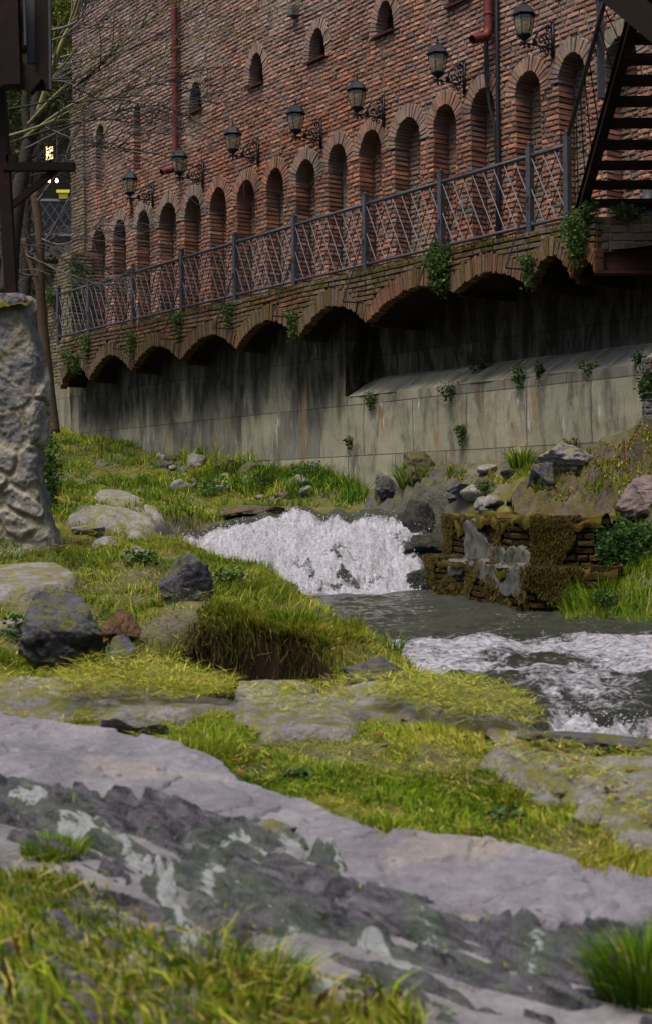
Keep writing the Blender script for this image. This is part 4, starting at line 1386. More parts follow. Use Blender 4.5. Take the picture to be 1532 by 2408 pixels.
CRK = [gpoly(*q) for q in ([(320, 1890), (390, 1858), (450, 1842)], [(385, 1940), (520, 1915), (600, 1905)], [(1120, 2160), (1165, 2144), (1220, 2118), (1290, 2094)], [(-40, 1760), (60, 1785), (140, 1782)], [(690, 1945), (740, 1968), (860, 1975)], [(1000, 2052), (1060, 2040)], [(560, 1965), (700, 1990), (860, 2035), (1000, 2090)])]
def top_slab(X, Y):
    l = X * AX.x + Y * AX.y
    q = X * AX.y - Y * AX.x
    pits = sst(0.42, 0.6, fbm(X * 6, Y * 6, 0, 3, 117)) * 0.022
    plate = np.floor(1.6 * fbm(l * 0.55, q * 1.1, 0, 3, 119) * 2) * 0.012
    ck = np.zeros(X.shape)
    for g in CRK:
        for a, b in zip(g[:-1], g[1:]):
            ex, ey = b[0] - a[0], b[1] - a[1]
            x, y = X + .03 * fbm(X * 8, Y * 8, 0, 3, 193), Y + .03 * fbm(X * 8, Y * 8, 0, 3, 195)
            tt = np.clip(((x - a[0]) * ex + (y - a[1]) * ey) / (ex * ex + ey * ey), 0, 1)
            ck = np.maximum(ck, np.exp(-(np.hypot(x - a[0] - ex * tt, y - a[1] - ey * tt) / .011) ** 2))
    return tps(X, Y) - .035 * ck + 0.055 + 0.014 * fbm(X * 2.2, Y * 2.2, 0, 5, 111) + strata(X, Y, 0.010, 1.7, 113) + plate - pits


def top_wet(X, Y):
    sd = poly_sd(X, Y, Z_WET)
    d2 = -poly_sd(X, Y, Z_SLAB)
    r = fbm(X * 2.6, Y * 2.6, 0, 5, 121)
    crev = sst(0.35, 0.6, np.abs(vnoise(X * 6 + 2 * r, Y * 9, 0, 127))) * 0.05
    return tps(X, Y) + 0.045 + 0.04 * r + strata(X, Y, 0.06, 5.0, 123) + strata(X, Y, 0.028, 15.0, 125) - crev - 0.05 * sst(0.15, 0.9, d2)


slab('smooth_rock_slab', 'long smooth lilac grey rock slab lying diagonally across the front', 'rock', Z_SLAB, 0.07, M['slab'], 0.0095, top_slab, 0.035)
slab('layered_wet_rock', 'rough wet layered rock with white trickles, in front of the smooth slab', 'rock', Z_WET, 0.05, M['wet'], 0.015, top_wet, 0.05, flow=True)
slab('ledge_stone', 'pale rock shelf strewn with cut grass at the edge of the rapids', 'rock', Z_MID, 0.09, M['flat'], 0.025, lambda X, Y: tps(X, Y) + 0.06 + strata(X, Y, .02, 2.0, 137) + 0.03 * fbm(X * 2, Y * 2, 0, 5, 131), 0.06)
slab('flat_shelf_stone', 'flat grey stone shelf half hidden by a heap of cut grass', 'rock', Z_LEFTM, 0.07, M['flat'], 0.025, lambda X, Y: tps(X, Y) + 0.045 + strata(X, Y, .02, 2.0, 139) + 0.03 * fbm(X * 2, Y * 2, 0, 5, 133), 0.06)
slab('river_edge_stone', 'grey flat stones with dead leaves beside the lower rapids', 'rock', Z_RIGHTM, 0.06, M['flat'], 0.025, lambda X, Y: tps(X, Y) + 0.05 + 0.045 * fbm(X * 2.5, Y * 2.5, 0, 5, 135), 0.06)
slab('small_shelf_stone', 'small pale slab sunk in the turf left of the dark boulder', 'rock', gpoly((-40, 1355), (60, 1345), (130, 1352), (178, 1372), (150, 1395), (60, 1412), (-40, 1415)), 0.07, M['flat'], 0.03)
slab('small_shelf_stone', 'thin grey stone at the left foot of the grass hump, below the pier', 'rock', gpoly((-40, 1285), (60, 1278), (92, 1292), (40, 1312), (-40, 1312)), 0.06, M['flat'], 0.03)
slab('bank_slab', 'pale grey sloping slab on the far grassy bank', 'rock', gpoly((235, 1172), (290, 1168), (340, 1188), (330, 1204), (280, 1200), (230, 1185)), 0.14, M['flat'], 0.05)
slab('bank_slab', 'long grey layered slab above the left side of the waterfall', 'rock', gpoly((190, 1210), (300, 1206), (360, 1225), (372, 1262), (330, 1268), (230, 1248), (180, 1235)), 0.16, M['flat'], 0.04, lambda X, Y: tps(X, Y) + 0.10 + strata(X, Y, .07, 2.2, 189) + 0.05 * fbm(X * 2.2, Y * 2.2, 0, 5, 191), 0.1)


def rock(name, label, px, py, w, h, dp, seed, mat, d=None, rz=0.0, sink=0.2, group=None, cuts=9, sub=5, tilt=0.0, cat='rock'):
    r = random.Random(seed)
    bm = bmesh.new()
    bmesh.ops.create_icosphere(bm, subdivisions=sub, radius=1.0)
    pl_ = []
    for k in range(cuts):
        n = Vector((r.uniform(-1, 1), r.uniform(-1, 1), r.uniform(-.6, 1))).normalized()
        pl_.append((n, r.uniform(0.45, 0.8)))
    off = Vector((seed * 3.7, seed * 1.3, seed * 7.1))
    ax = Vector((r.uniform(-.5, .5), r.uniform(-.5, .5), 1)).normalized()
    Rm = Matrix.Rotation(rz, 3, 'Z') @ Matrix.Rotation(tilt, 3, 'Y')
    for v in bm.verts:
        p = v.co.copy()
        p *= 1 + 0.22 * noise.fractal(p * 1.1 + off, 1.0, 2.0, 3)
        for n, hh in pl_:
            e = p.dot(n) - hh
            if e > 0: p -= n * e * 0.96
        hh = p.dot(ax) * 4.5 + 1.2 * noise.noise(p * 1.5 + off)
        fr = hh - math.floor(hh)
        p *= 1 + 0.085 * (fr - 0.5) + 0.075 * noise.fractal(p * 3.2 + off, 0.7, 2.0, 5) - 0.10 * max(0, noise.noise(p * 2.2 - off) - .25)
        v.co = Rm @ Vector((p.x * w / 2 * 1.3, p.y * dp / 2 * 1.3, p.z * h / 2 * 1.3))
    me = bpy.data.meshes.new(name)
    zmin = min(v.co.z for v in bm.verts)
    for v in bm.verts: v.co.z -= zmin
    bm.to_mesh(me); bm.free()
    me.shade_smooth()
    g = gnd(px, py) if d is None else Vector((ray(px, py)[0] * d, d, 0))
    if d is not None: g.z = float(zt(np.array([g.x]), np.array([g.y]))[0])
    o = link(name, me, mat, None, g - Vector((0, 0, h * sink)))
    return tag(o, label, cat, group)


rock('boulder', 'big dark grey boulder in the grass at the left, front of the hump', 160, 1592, 0.60, 0.43, 0.5, 3, M['boulder'], 8.7, 0.4, 0.30, cuts=14, tilt=0.35)
rock('boulder', 'smaller dark stone wedged against the big boulder', 285, 1590, 0.17, 0.2, 0.2, 8, M['boulder'], 8.6, 0.8, 0.15)
rock('leaning_stone', 'upright blue-grey stone leaning out of the grass hump by the waterfall', 425, 1425, 0.38, 0.42, 0.3, 12, M['boulder'], 10.35, 0.2, 0.32, cuts=12, tilt=-0.55)
rock('brick_rubble', 'reddish brown broken bricks in the turf right of the big boulder', 278, 1520, 0.22, 0.24, 0.25, 21, m_rock('reddish_rubble', (0.20, 0.10, 0.055), (0.07, 0.04, 0.03), (0.09, 0.08, 0.02), 0.4, 0.8, 7), 9.3, 0.5, 0.3)
rock('shelf_rock', 'rounded grey rock at the front rim of the dark hollow', 660, 1668, 0.52, 0.16, 0.4, 33, M['flat'], 7.95, 0.3, 0.2)
rock('mossy_lump', 'dark mossy lump in the grass left of the hay strewn shelf', 315, 1722, 0.26, 0.12, 0.22, 35, M['flat'], 6.6, 0.1, 0.4)
rock('dark_stone', 'dark blue-grey wedge of stone at the waterline beside the shelf', 880, 1625, 0.42, 0.16, 0.25, 37, M['boulder'], 8.3, -0.3, 0.25)
rock('rapids_rock', 'wet grey rock at the foot of the lower rapids', 1420, 1800, 0.66, 0.10, 0.3, 39, M['boulder'], 6.15, -0.2, 0.3)
rock('slab_chip', 'ochre chip of stone at the lower edge of the smooth slab', 655, 1990, 0.13, 0.05, 0.08, 41, M['flat'], 4.85, -0.4, 0.0, cuts=5)
rock('waterfall_rock', 'orange-brown wet rock at the left lip of the waterfall', 440, 1255, 0.62, 0.26, 0.5, 45, m_rock('rusty_wet_rock', (0.16, 0.07, 0.03), (0.06, 0.035, 0.025), (0.08, 0.08, 0.02), 0.3, 0.35, 4), 18.9, 0.1, 0.1)
rock('waterfall_rock', 'low brown rock ledge above the left side of the waterfall', 590, 1222, 0.75, 0.2, 0.5, 47, M['bank'], 20.2, 0.1, 0.15)
rock('waterfall_rock', 'black wet rock at the right edge of the waterfall', 985, 1290, 0.5, 0.62, 0.7, 49, m_rock('black_wet_rock', (0.05, 0.05, 0.045), (0.015, 0.015, 0.014), (0.05, 0.06, 0.01), 0.35, 0.22, 5), 18.7, 0.5, 0.15, cuts=12)
rock('waterfall_rock', 'dark sloping slab under the right corner of the waterfall', 985, 1390, 0.34, 0.5, 0.5, 51, bpy.data.materials['black_wet_rock'], 17.75, 0.3, 0.1, tilt=0.5)
rock('waterfall_rock', 'wet dark ledge beside the mossy ruin where the river spills in', 1010, 1255, 0.5, 0.35, 0.6, 53, bpy.data.materials['black_wet_rock'], 18.2, 0.9, 0.0)
rock('bank_rock', 'dark ochre rock leaning on the foot of the concrete wall', 985, 1168, 0.7, 0.5, 0.5, 55, M['bank'], 19.7, 0.7, 0.25, cuts=12)
rock('bank_rock', 'pointed grey rock standing at the waterfall below the concrete corner', 905, 1200, 0.3, 0.36, 0.3, 57, M['boulder'], 19.9, 0.2, 0.1)
rock('bank_rock', 'grey mossy boulder on the near bank under the concrete wall', 1330, 1105, 0.65, 0.36, 0.5, 59, M['flat'], 16.9, 0.2, 0.05)
rock('bank_rock', 'upright dark grey stone at the edge of the brown mossy slope', 1275, 1155, 0.4, 0.5, 0.4, 61, M['boulder'], 16.6, 0.7, 0.1)
def crag(h, amp, f, seed):
    def g(X, Y):
        r = 1 - np.abs(fbm(X * f, Y * f, 0, 5, seed, 0.55))
        r2 = 1 - np.abs(fbm(X * f * 3.1, Y * f * 3.1, 0, 4, seed + 7, 0.6))
        st = np.floor(3.2 * fbm(X * f * 1.4, Y * f * 1.4, 0, 3, seed + 5)) / 3.2
        return tps(X, Y) + h + 0.05 * fbm(X * 9, Y * 9, 0, 4, seed + 11) + amp * (r - 0.6) + amp * 0.45 * st + amp * 0.35 * (r2 - .6) + strata(X, Y, amp * 0.3, 2.6, seed + 3)
    return g


slab('mossy_outcrop', 'broad brown moss-covered rock slope above the brick ruin', 'rock', pl((1225, 16.9), (1300, 17.2), (1420, 16.6), (1560, 15.9), (1660, 15.4), (1660, 14.3), (1470, 14.5), (1440, 15.8), (1250, 16.4)), 0.2, M['bank'], 0.035, crag(0.16, 0.30, 1.3, 171), 0.35)
slab('dark_outcrop', 'dark ragged rocks between the waterfall and the concrete wall', 'rock', pl((880, 20.4), (960, 20.0), (1060, 19.2), (1150, 18.6), (1140, 18.2), (1050, 18.7), (960, 19.3), (890, 19.9)), 0.2, m_rock('dark_bank_rock', (0.10, 0.085, 0.07), (0.03, 0.028, 0.026), (0.08, 0.08, 0.014), 0.55, 0.6, 4, 0.4, 0.2), 0.03, crag(0.03, 0.20, 2.2, 175), 0.2)
rock('bank_rock', 'pinkish grey boulder above the shrubs at the near bank', 1520, 1150, 0.6, 0.42, 0.5, 65, m_rock('pink_rock', (0.24, 0.18, 0.165), (0.12, 0.09, 0.085), None, 0, 0.8, 4), 15.2, 0.6, 0.05)
rock('bank_rock', 'dark mossy rocks jammed between the grass slope and the waterfall', 1100, 1195, 0.45, 0.2, 0.4, 67, M['boulder'], 18.2, 0.5, 0.3)
_rr = random.Random(5)
for k in range(70):
    u = _rr.uniform(380, 860); d = _rr.uniform(21.2, 24.6) + (0.6 if u < 600 else -0.4)
    w = _rr.choice([.1, .13, .18, .30]) * _rr.uniform(0.8, 1.3)
    rock('bank_stone', 'small broken stone in the weeds below the concrete wall', u, 1150, w, w * _rr.uniform(.45, .8), w * .9, 200 + k, [M['flat'], M['boulder'], M['bank'], M['flat']][k % 4], d, _rr.uniform(0, 3), 0.28, 'small stones scattered on the far bank', 8, 3, cat='stone')
for k in range(14):
    u = _rr.uniform(1060, 1250); d = _rr.uniform(17.0, 18.6)
    w = _rr.choice([.1, .16, .26]) * _rr.uniform(0.8, 1.2)
    rock('bank_stone', 'small grey stone in the grass above the brick ruin', u, 1150, w, w * .6, w * .9, 300 + k, [M['flat'], M['boulder'], M['bank']][k % 3], d, _rr.uniform(0, 3), 0.25, 'small stones above the brick ruin', 8, 3, cat='stone')
for k, (u, d) in enumerate([(150, 9.6), (40, 9.3), (250, 12.6), (330, 12.1), (500, 18.9), (245, 17.2), (95, 13.4), (210, 14.0)]):
    rock('turf_stone', 'half-buried stone showing through the left bank turf', u, 1400, .26, .12, .2, 340 + k, M['flat'], d, k, 0.3, 'half-buried stones of the left bank', 8, 4, cat='stone')
for k, (u, v) in enumerate([(1250, 1830), (1330, 1870), (1280, 1905), (1400, 1940), (1190, 1812), (1480, 1900)]):
    rock('flat_pebble', 'rounded flat pebble among the stones by the rapids', u, v, .13, .06, .1, 360 + k, M['flat'], None, k, 0.2, 'flat pebbles by the rapids', 6, 4, cat='stone')

# ------------------------------------------------------------------ mossy brick ruin at the right bank
ruin = thing('brick_ruin', 'mossy two-step brick footing with pale cement patches jutting into the river', 'masonry ruin', at(1240, 1445, 14.2))
zl = at(1240, 1336, 14.05).z
zu_ = (at(1045, 1213, 17.2).z + at(1410, 1222, 14.1).z) / 2


def pp(u, d):
    return Vector(((u - CX) / F * d, d, 0))


LA, LB, LC = pp(1001, 17.3), pp(1238, 13.95), pp(1450, 13.55)
UA, UB, UC = pp(1040, 17.45), pp(1246, 14.32), pp(1412, 13.98)
LD, LE = pp(1475, 16), pp(1060, 19)


def rcol(s, z, hi):
    k = random.uniform(0.35, 0.85)
    m = 0.5 + 0.9 * n3(s * 1.2 + hi * 9, z * 2.0, 17)
    c = [(0.060, 0.024, 0.016), (0.045, 0.022, 0.016), (0.035, 0.027, 0.02), (0.07, 0.036, 0.022)][random.randrange(4)]
    m = max(0, min(0.92, m + .15 if hi else m * 0.8))
    g = (0.085, 0.062, 0.010) if random.random() < 0.6 else (0.055, 0.055, 0.012)
    return tuple(k * (a * (1 - m) + b * m) for a, b in zip(c, g))


def brick_face(a, b, z0, z1, hi, name):
    e = (b - a); L = e.length; e = e / L
    n = Vector((e.y, -e.x, 0))

    def fn(s, z, o=0.0):
        q = Vector((s * .9, z * 1.1, hi * 5.0))
        p = a + e * s + n * (o + 0.07 * noise.noise(q * 1.3) + 0.022 * noise.noise(q * 5))
        return Vector((p.x, p.y, z + 0.03 * noise.noise(q * 1.2 + Vector((4, 0, 0)))))
    mb = MB()
    courses(mb, fn, 0, L, z0, z1, (), 0.0, 0.3, 0.3, lambda s, z: rcol(s, z, hi), 0.08, (0.035, 0.03, 0.018), 0.04)
    mb.build(name, M['moss'], ruin)
    return fn, L


f1, L1 = brick_face(LA, LB, CZ - 1.5, zl, 0, 'lower_face')
f2, L2 = brick_face(LB, LC, CZ - 1.5, zl, 0, 'lower_face')
f3, L3 = brick_face(UA, UB, zl - .02, zu_, 1, 'upper_face')
f4, L4 = brick_face(UB, UC, zl - .02, zu_, 1, 'upper_face')
f5, L5 = brick_face(LE, LA, CZ - 1.5, zl, 0, 'lower_face')
f6, L6 = brick_face(LC, LD, CZ - 1.5, zl, 0, 'lower_face')


def moss_top(name, front, back, zf, amp, mat=None, ov=0.045, drop=0.16):
    """a rounded crust lying on a course: lofted from the front edge to the back edge, drooping over the front"""
    def along(P, m):
        L = np.r_[0, np.cumsum([(b - a).length for a, b in zip(P[:-1], P[1:])])]
        t = np.linspace(0, L[-1], m)
        return np.interp(t, L, [p.x for p in P]), np.interp(t, L, [p.y for p in P])
    m = 150
    fx, fy = along(front, m); bx, by = along(back, m)
    rows, C = [], []
    dx, dy = bx - fx, by - fy
    dl = np.hypot(dx, dy); dx, dy = dx / dl, dy / dl
    jag = fbm(fx * 4, fy * 4, 0, 4, 149)
    for off, dz in [(-ov * .6, -drop), (-ov, -drop * .55), (-ov * .85, -.045), (-ov * .3, -.012), (.04, 0)] + [(None, u) for u in np.linspace(.08, 1, 26)]:
        if off is None: d, zz = dl * dz, 0.0
        else: d, zz = np.full(m, off), dz * (1 + 0.55 * jag if dz < -.04 else 1)
        x, y = fx + dx * d, fy + dy * d
        z = zf + zz + amp * fbm(x * 2.5, y * 2.5, 0, 5, 143)
        w = 0.025 * fbm(x * 6, y * 6 + z * 5, 0, 4, 144)
        rows.append(np.stack([x - dx * w, y - dy * w, z], 1))
        n1 = fbm(x * 1.6, y * 1.6, 0, 4, 145)[:, None]; n2 = fbm(x * 7, y * 7, 0, 4, 147)[:, None]
        C.append(np.clip(np.where(n1 > 0.2, np.array((0.055, 0.036, 0.009)), np.array((0.052, 0.046, 0.006))) * (1 + 0.7 * n2), 0.006, 1))
    return np_mesh(name, np.concatenate(rows), grid_faces(len(rows), m), mat or M['moss'], ruin, np.concatenate(C), True)


moss_top('lower_top', [LA, LB, LC], [LE, pp(1300, 17), LD], zl, 0.03, drop=0.10)
moss_top('upper_top', [UA, UB, UC], [pp(1090, 19), pp(1300, 17.5), pp(1480, 16.5)], zu_, 0.06, drop=0.13)
moss_top('side_top', [pp(1062, 19), LA], [pp(1090, 18.6), UA + Vector((.05, .1, 0))], zl, 0.03)
CEM = m_simple('pale_cement', (0.085, 0.082, 0.070), 0.9, 0, 0.8, 16, 0.8, (0.035, 0.033, 0.02))


def patch(fn, pts, name, th=0.016):
    P = np.array(pts)
    (a0, b0), (a1, b1) = P.min(0) - .04, P.max(0) + .04
    A, B = np.meshgrid(np.arange(a0, a1, .012), np.arange(b0, b1, .012))
    sd = poly_sd(A, B, P) + 0.05 * fbm(A * 5, B * 5, 0, 4, 185)
    nz = fbm(A * 7, B * 4, 0, 4, 187)
    V = np.array([tuple(fn(a, b, th + .006 * n - .05 * max(0., 1 - max(d, 0.) / .018))) for a, b, d, n in zip(A.ravel(), B.ravel(), sd.ravel(), nz.ravel())])
    f = grid_faces(*A.shape)
    k = (sd.ravel()[f] > 0).any(1)
    used, inv = np.unique(f[k], return_inverse=True)
    return np_mesh(name, V[used], inv.reshape(-1, 4), CEM, ruin, smooth=True)


hU = zu_ - zl
patch(f3, [(L3 * .30, zl - .02), (L3 * .97, zl - .02), (L3 * 1.0, zl + hU * .22), (L3 * .93, zl + hU * .40), (L3 * .6, zl + hU * .32), (L3 * .50, zl + hU * .55), (L3 * .42, zl + hU * .92), (L3 * .28, zl + hU * .88)], 'cement_patch')
patch(f1, [(L1 * .25, zl - .20), (L1 * .45, zl - .13), (L1 * .6, zl - .18), (L1 * .78, zl - .30), (L1 * .95, zl - .30), (L1 * 1.0, zl - .1), (L1 * 1.0, zl + .02), (L1 * .25, zl + .02)], 'cement_patch')
q0, q1 = f1(L1 * .25, zl, .0), f1(L1 * .995, zl, .0)
r0, r1 = f3(L3 * .28, zl, .05), f3(L3 * .99, zl, .05)
moss_top('cement_ledge', [Vector((p.x, p.y, 0)) for p in (q0, q1)], [Vector((p.x, p.y, 0)) for p in (r0, r1)], zl + 0.02, 0.012, CEM, 0.05, 0.07)

# ------------------------------------------------------------------ rubble stone pier at the left, and the steel frame standing on it
PD = 12.3
prof = [(u_, v_ - 22) for u_, v_ in [(1290, 150), (1250, 140), (1215, 128), (1170, 119), (1120, 106), (1060, 107), (1000, 113), (940, 119), (880, 118), (850, 118), (810, 108), (770, 97), (730, 92), (700, 87), (688, 80)]]
zs_ = np.array([at(0, y, PD).z for y, _ in prof]); xs_ = np.array([at(x, 1000, PD).x for _, x in prof])
nh, nw = 220, 230
V, C = [], []
xL = at(-260, 1000, PD).x
for i in range(nh):
    z = zs_[0] - 0.3 + (zs_[-1] - zs_[0] + 0.3) * i / (nh - 1)
    xr = float(np.interp(z, zs_, xs_))
    Lf = xr - xL
    tot = Lf + 0.40
    for j in range(nw):
        t = tot * j / (nw - 1)
        rad = 0.10
        if t < Lf - rad: p, n = Vector((xL + t, PD, z)), Vector((0, -1, 0))
        elif t < Lf + rad * .57:
            a = (t - (Lf - rad)) / (rad * 1.57) * math.pi / 2
            p, n = Vector((xr - rad + rad * math.sin(a), PD + rad - rad * math.cos(a), z)), Vector((math.sin(a), -math.cos(a), 0))
        else: p, n = Vector((xr, PD + rad + (t - Lf - rad * .57), z)), Vector((1, 0, 0))
        q = Vector((p.x * 2.7, p.y * 2.7, p.z * 3.3)) + Vector((noise.noise(p * 3), noise.noise(p * 3 + Vector((5, 5, 5))), noise.noise(p * 3 + Vector((9, 1, 4))))) * 0.28
        ds, pts = noise.voronoi(q)
        e = ds[1] - ds[0]
        cell = noise.cell(pts[0] * 3.1)
        low = max(0, min(1, (1.55 - z) / 0.35 + 0.4 * noise.noise(p * 2.5)))
        st = max(0, min(1, (e - 0.07) / 0.09)) * (1 - 0.7 * low)
        fr = noise.fractal(p * 5, 0.7, 2.0, 5)
        V.append(tuple(p + n * (0.030 * st * (0.5 + 1.0 * cell) + 0.014 * fr + 0.010 * noise.fractal(p * 14, .7, 2, 3) - 0.02)))
        stone = Vector((0.15, 0.145, 0.142)).lerp(Vector((0.42, 0.38, 0.31)), max(0, min(1, cell * 0.8 + 0.5 * fr)))
        mort = Vector((0.25, 0.225, 0.16)).lerp(Vector((0.16, 0.14, 0.10)), max(0, min(1, 0.5 + fr)))
        if low > 0.3: mort = mort.lerp(Vector((0.22, 0.19, 0.15)), low)
        C.append(tuple(mort.lerp(stone, st)))
pier = thing('stone_pier', 'tall rough rubble stone pier with pale mortar and a mossy top at the left', 'pier', (xL + .6, PD + .4, zs_[1]))
np_mesh('rubble_masonry', V, grid_faces(nh, nw), M['pier'], pier, np.array(C), True)
X, Y = np.meshgrid(np.linspace(xL, xs_[-1] + .04, 60), np.linspace(PD - .05, PD + .42, 40))
Z = zs_[-1] - 0.02 + 0.05 * fbm(X * 4, Y * 4, 0, 4, 151) - 0.06 * (1 - sst(0, .12, np.minimum(Y - PD + .05, xs_[-1] + .04 - X)))
cc = np.where(fbm(X * 5, Y * 5, 0, 4, 153)[..., None] > 0.1, np.array((0.07, 0.045, 0.02)), np.array((0.075, 0.075, 0.012)))
np_mesh('mossy_cap', np.stack([X, Y, Z], -1).reshape(-1, 3), grid_faces(40, 60), M['moss'], pier, cc.reshape(-1, 3), True)

fr_ = thing('steel_frame', 'dark rusty steel post with a braced bracket standing on the stone pier', 'steel frame', at(25, 690, PD + .25))
D_ = PD + .25
mb = MB(); mb.bar(at(28, 694, D_), at(0, 205, D_), 0.10, 0.10, up=Vector((0, 1, 0))); mb.bar(at(0, 205, D_), at(-3, -60, D_), 0.10, 0.10, up=Vector((0, 1, 0))); mb.build('post', M['rust'], fr_)
mb = MB(); mb.bar(at(10, 393, D_ - .02), at(177, 393, D_ - .02), 0.08, 0.07); mb.build('bracket_arm', M['rust'], fr_)
mb = MB(); mb.bar(at(24, 487, D_), at(132, 400, D_), 0.06, 0.055); mb.build('brace', M['rust'], fr_)
mb = MB(); mb.bar(at(18, 376, D_), at(42, 376, D_), .10, .07); mb.build('plate', M['rust'], fr_)

bal = thing('timber_balcony', 'dark weathered timber balcony corner with a mossy beam at the top left', 'balcony', at(60, 207, 11.6))
D_ = 11.5
def bb(nm, a, b, w, h, m, up=Vector((0, 1, 0))):
    mb = MB(); mb.bar(a, b, w, h, up=up); return mb.build(nm, M[m], bal)
bb('corner_board', at(104, 212, D_), at(100, -60, D_), 0.125, 0.05, 'wood')
bb('facing_strip', at(120, 212, D_ - .03), at(117, -60, D_ - .03), 0.018, 0.05, 'plank')
bb('inner_board', at(88, 150, D_ + .05), at(83, -60, D_ + .05), 0.15, 0.04, 'plank')
bb('post', at(30, 203, D_ - .1), at(22, -60, D_ - .1), 0.15, 0.12, 'rust')
bb('post_strip', at(61, 108, D_ - .12), at(57, -60, D_ - .12), 0.018, 0.04, 'plank')
bb('cross_beam', at(-40, 92, D_ + .3), at(118, 92, D_ + .3), 0.12, 0.20, 'wood', Vector((0, 0, 1)))
bb('floor_beam', at(-30, 196, D_ + .25), at(121, 199, D_ + .25), 0.12, 0.07, 'wood', Vector((0, 0, 1)))
bb('raking_brace', at(-15, 118, D_ - .06), at(88, 205, D_ - .06), 0.10, 0.15, 'rust', Vector((0, 0, 1)))
bb('mossy_beam', at(45, 30, D_ + .12), at(92, 88, D_ + .12), 0.14, 0.16, 'wood', Vector((0, 0, 1)))
bb('back_wall', at(-80, 60, D_ + .8), at(112, 60, D_ + .8), 0.05, 1.0, 'wood', Vector((0, 0, 1)))
# ------------------------------------------------------------------ grass, moss and weeds
LGREEN = np.array((0.165, 0.25, 0.010)); DGREEN = np.array((0.038, 0.11, 0.008)); YEL = np.array((0.30, 0.345, 0.020)); STRAW = np.array((0.55, 0.45, 0.11)); BROWN = np.array((0.17, 0.085, 0.016)); OLIVE = np.array((0.085, 0.085, 0.012))


def blades(B, h, w, lean, col, tipdrop=None):
    """B (N,3) roots; h, w (N); lean (N,3) offset of the tip beyond straight up -> V, F, C"""
    n = len(B)
    a = rng.uniform(0, math.pi, n)
    s = np.stack([np.cos(a), np.sin(a), np.zeros(n)], 1) * (w / 2)[:, None]
    up = np.zeros((n, 3)); up[:, 2] = h
    mid = B + up * 0.55 + lean * 0.3
    tip = B + up + lean
    V = np.stack([B - s, B + s, mid - s * 0.75, mid + s * 0.75, tip], 1).reshape(-1, 3)
    k = np.arange(n)[:, None] * 5
    Fc = np.concatenate([k + np.array([0, 1, 3]), k + np.array([0, 3, 2]), k + np.array([2, 3, 4])], 0)
    C = np.repeat(col, 5, 0)
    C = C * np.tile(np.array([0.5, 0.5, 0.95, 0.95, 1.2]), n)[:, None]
    return V, Fc, C


def sample(P, n, excl=()):
    P = np.array(P)
    x0, y0 = P.min(0); x1, y1 = P.max(0)
    out = []
    got = 0
    for _ in range(60):
        x, y = rng.uniform(x0, x1, n), rng.uniform(y0, y1, n)
        ok = poly_sd(x, y, P) > 0
        for E, m in excl: ok &= poly_sd(x, y, E) < m
        out.append(np.stack([x[ok], y[ok]], 1)); got += ok.sum()
        if got >= n: break
    return np.concatenate(out)[:n]


def colours(x, y, n, mixw, seed):
    """mixw: base weights for (light, dark, yellow, straw, brown); varied in patches"""
    pal = np.stack([LGREEN, DGREEN, YEL, STRAW, BROWN])
    a = fbm(x * 1.1, y * 1.1, 0, 3, seed); b = fbm(x * 2.3, y * 2.3, 0, 3, seed + 9)
    w = np.tile(np.array(mixw, float), (n, 1))
    w[:, 0] *= np.clip(1 + a, 0.1, 2); w[:, 1] *= np.clip(1 + 1.6 * a, 0.05, 3); w[:, 2] *= np.clip(1 - 0.9 * a, 0.1, 2)
    w[:, 3] *= np.clip(1 - 1.3 * a + 0.4 * b, 0.05, 3); w[:, 4] *= np.clip(0.6 + 2.2 * b, 0.0, 3)
    w /= w.sum(1, keepdims=True)
    pick = (w.cumsum(1) > rng.random(n)[:, None]).argmax(1)
    return np.clip(pal[pick] * rng.uniform(0.65, 1.25, n)[:, None], 0, 1)


def lawn(name, P, n, h0, h1, w, mixw, seed, excl=(), lean=0.6, zoff=-0.01, clump=True, drift=(0, 0), zf=None):
    S = sample(P, n, excl)
    x, y = S[:, 0], S[:, 1]
    n = len(x)
    z = zt(x, y) + zoff if zf is None else zf(x, y)
    q = fbm(x * 2.1, y * 2.1, 0, 3, seed + 3) + 0.8 * fbm(x * 6, y * 6, 0, 2, seed + 4)
    h = rng.uniform(h0, h1, n) * np.clip(1 + 0.9 * q, 0.3, 2.2)
    dirn = 6.3 * vnoise(x * 1.7, y * 1.7, 0, seed + 5) + rng.normal(0, 0.9, n)
    L = h * rng.uniform(0.1, 1.0, n) * lean
    ln = np.stack([np.cos(dirn) * L + drift[0] * h, np.sin(dirn) * L + drift[1] * h, -0.35 * L], 1)
    return blades(np.stack([x, y, z], 1), h, w * rng.uniform(0.6, 1.4, n), ln, colours(x, y, n, mixw, seed))


def litter(P, n, l0, l1, w, pal, lift, zf, seed):
    """cut blades lying about"""
    S = sample(P, n)
    x, y = S[:, 0], S[:, 1]
    n = len(x)
    z = zf(x, y) + rng.uniform(0.004, lift, n)
    a = rng.uniform(0, 2 * math.pi, n)
    L = rng.uniform(l0, l1, n)
    d = np.stack([np.cos(a) * L, np.sin(a) * L, rng.normal(0, 0.16, n) * L], 1)
    B = np.stack([x, y, z], 1)
    c = np.array(pal)[rng.integers(0, len(pal), n)] * rng.uniform(0.6, 1.25, n)[:, None]
    V, Fc, C = blades(B, 0.012 * rng.uniform(0, 1, n), w * rng.uniform(0.6, 1.5, n), d, c)
    return V, Fc, C


def stuff(name, parts, mat=None):
    V, Fs, C, k = [], [], [], 0
    for v, f, c in parts:
        V.append(v); Fs.append(f + k); C.append(c); k += len(v)
    o = np_mesh(name, np.concatenate(V), np.concatenate(Fs), mat or M['grass'], None, np.concatenate(C))
    return tag(o, kind='stuff')


